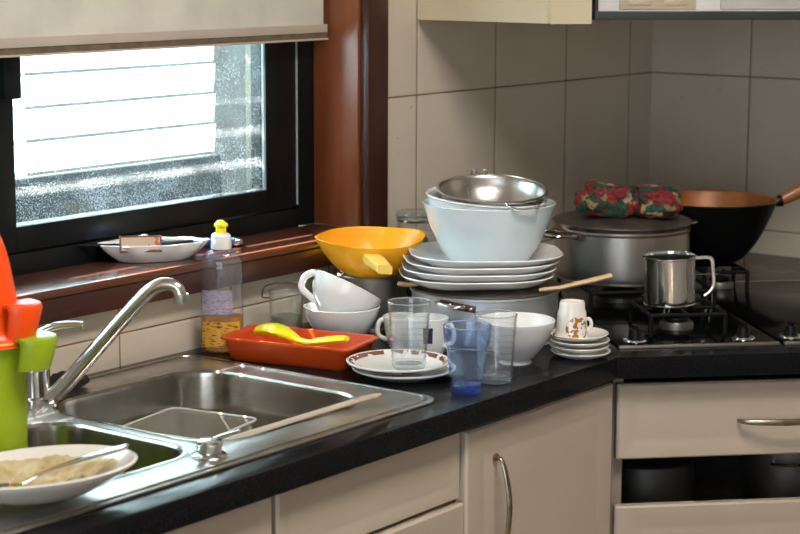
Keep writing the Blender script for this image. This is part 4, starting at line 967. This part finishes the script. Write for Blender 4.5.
fp = thing('food_plate', 'white plate smeared with leftover mash at the left corner of the sink', 'plate', (-2.256, -0.468, CT + .013), tilt(-3, -4, -53))
fpp = [(0, 0), (.055, 0), (.062, .002), (.080, .008), (.100, .018), (.110, .023), (.1115, .025), (.108, .0262), (.096, .020), (.078, .011), (.060, .006), (0, .0055)]
finish('plate', lathe(fpp, 80), 'white2', fp)
fp.scale = (1.05, 1.05, 1.3)
bm = bmesh.new()
n = 46; L = []
for j in range(n):
    row = []
    for i in range(n):
        x = (i / (n - 1) - .5) * .19; y = (j / (n - 1) - .5) * .19; r = math.hypot(x, y)
        e = .100 * (1 + .08 * noise.noise(Vector((x * 30, y * 30, 1)))) 
        fall = max(0, 1 - (r / e) ** 4)
        surf = .0055 if r < .06 else .006 + (r - .06) * .38
        z = surf - .002 + fall * (.004 + .005 * noise.noise(Vector((x * 60, y * 60, 0))) + .0045 * noise.noise(Vector((x * 170, y * 170, 5))))
        row.append((bm.verts.new((x, y, z)), r < e))
    L.append(row)
for j in range(n - 1):
    for i in range(n - 1):
        q = [L[j][i], L[j][i + 1], L[j + 1][i + 1], L[j + 1][i]]
        if all(v[1] for v in q): bm.faces.new([v[0] for v in q])
bmesh.ops.delete(bm, geom=[v for v in bm.verts if not v.link_faces], context='VERTS')
o = finish('leftover_mash', bm, 'mash', loc=(-2.256, -0.468, CT + .0138), rot=tilt(-3, -4, -53), ang=90); o.scale = (1.05, 1.05, 1.3)
tag(o, 'yellowish leftover mash spread over the food plate', 'food', kind='stuff')
fs = thing('dessert_spoon', 'steel spoon lying across the leftover mash', 'spoon', (-2.256, -0.468, CT + .030), tilt(-3, -4, -53))
finish('handle', spoonish([(-.012, -.036, .004, (.003, .002)), (.010, -.020, .012, (.0035, .002)), (.045, -.004, .020, (.0075, .0020)), (.080, .012, .026, (.0125, .0022)), (.097, .019, .028, (.0110, .0018)), (.104, .022, .031, (.004, .001))]), 'chrome', fs)
bm = lathe([(0, -.006), (.008, -.005), (.014, -.001), (.0155, .002), (.0145, .002), (.008, -.0035), (0, -.0045)], 30, fn=lambda r, z, a: (r * 1.55 * math.cos(a), r * math.sin(a), z))
finish('bowl', bm, 'chrome', fs, (-.032, -.046, .003), (0, R(5), R(25)))

# ------------------------------------------------------------------ light
wd = bpy.data.worlds.new('world'); sc.world = wd; wd.use_nodes = True; t = wd.node_tree; t.nodes.clear()
bg = t.nodes.new('ShaderNodeBackground'); ow = t.nodes.new('ShaderNodeOutputWorld')
bg.inputs['Color'].default_value = (0.80, 0.90, 1.0, 1); bg.inputs['Strength'].default_value = 2.2
t.links.new(bg.outputs[0], ow.inputs['Surface'])
def area(name, loc, rot, sx, sy, power, col):
    l = bpy.data.lights.new(name, 'AREA'); l.shape = 'RECTANGLE'; l.size = sx; l.size_y = sy; l.energy = power; l.color = col
    o = bpy.data.objects.new(name, l); COL.objects.link(o); o.location = loc; o.rotation_euler = rot; return o
# daylight through the big window behind the camera
area('window_daylight', (XB - 0.02, -2.5, 1.45), (0, R(-90), 0), 1.7, 2.2, 26, (0.80, 0.90, 1.0))
area('ceiling_lamp', (-1.95, -1.35, 2.56), (0, 0, 0), 0.9, 0.5, 40, (1.0, 0.93, 0.86))
sl = bpy.data.lights.new('sun', 'SUN'); sl.energy = 85; sl.angle = R(0.12); sl.color = (1, 0.93, 0.82)
so = bpy.data.objects.new('sun', sl); COL.objects.link(so)
dv = Vector((0.18, -1.0, -1.2)).normalized(); so.rotation_euler = dv.to_track_quat('-Z', 'Y').to_euler(); so.location = (-2.5, 2.5, 3.5)
sc.cycles.transparent_max_bounces = 40; sc.cycles.max_bounces = 14
sc.view_settings.view_transform = 'Standard'; sc.view_settings.look = 'None'; sc.view_settings.exposure = 0.0; sc.view_settings.gamma = 1.0
sc.view_settings.use_curve_mapping = False
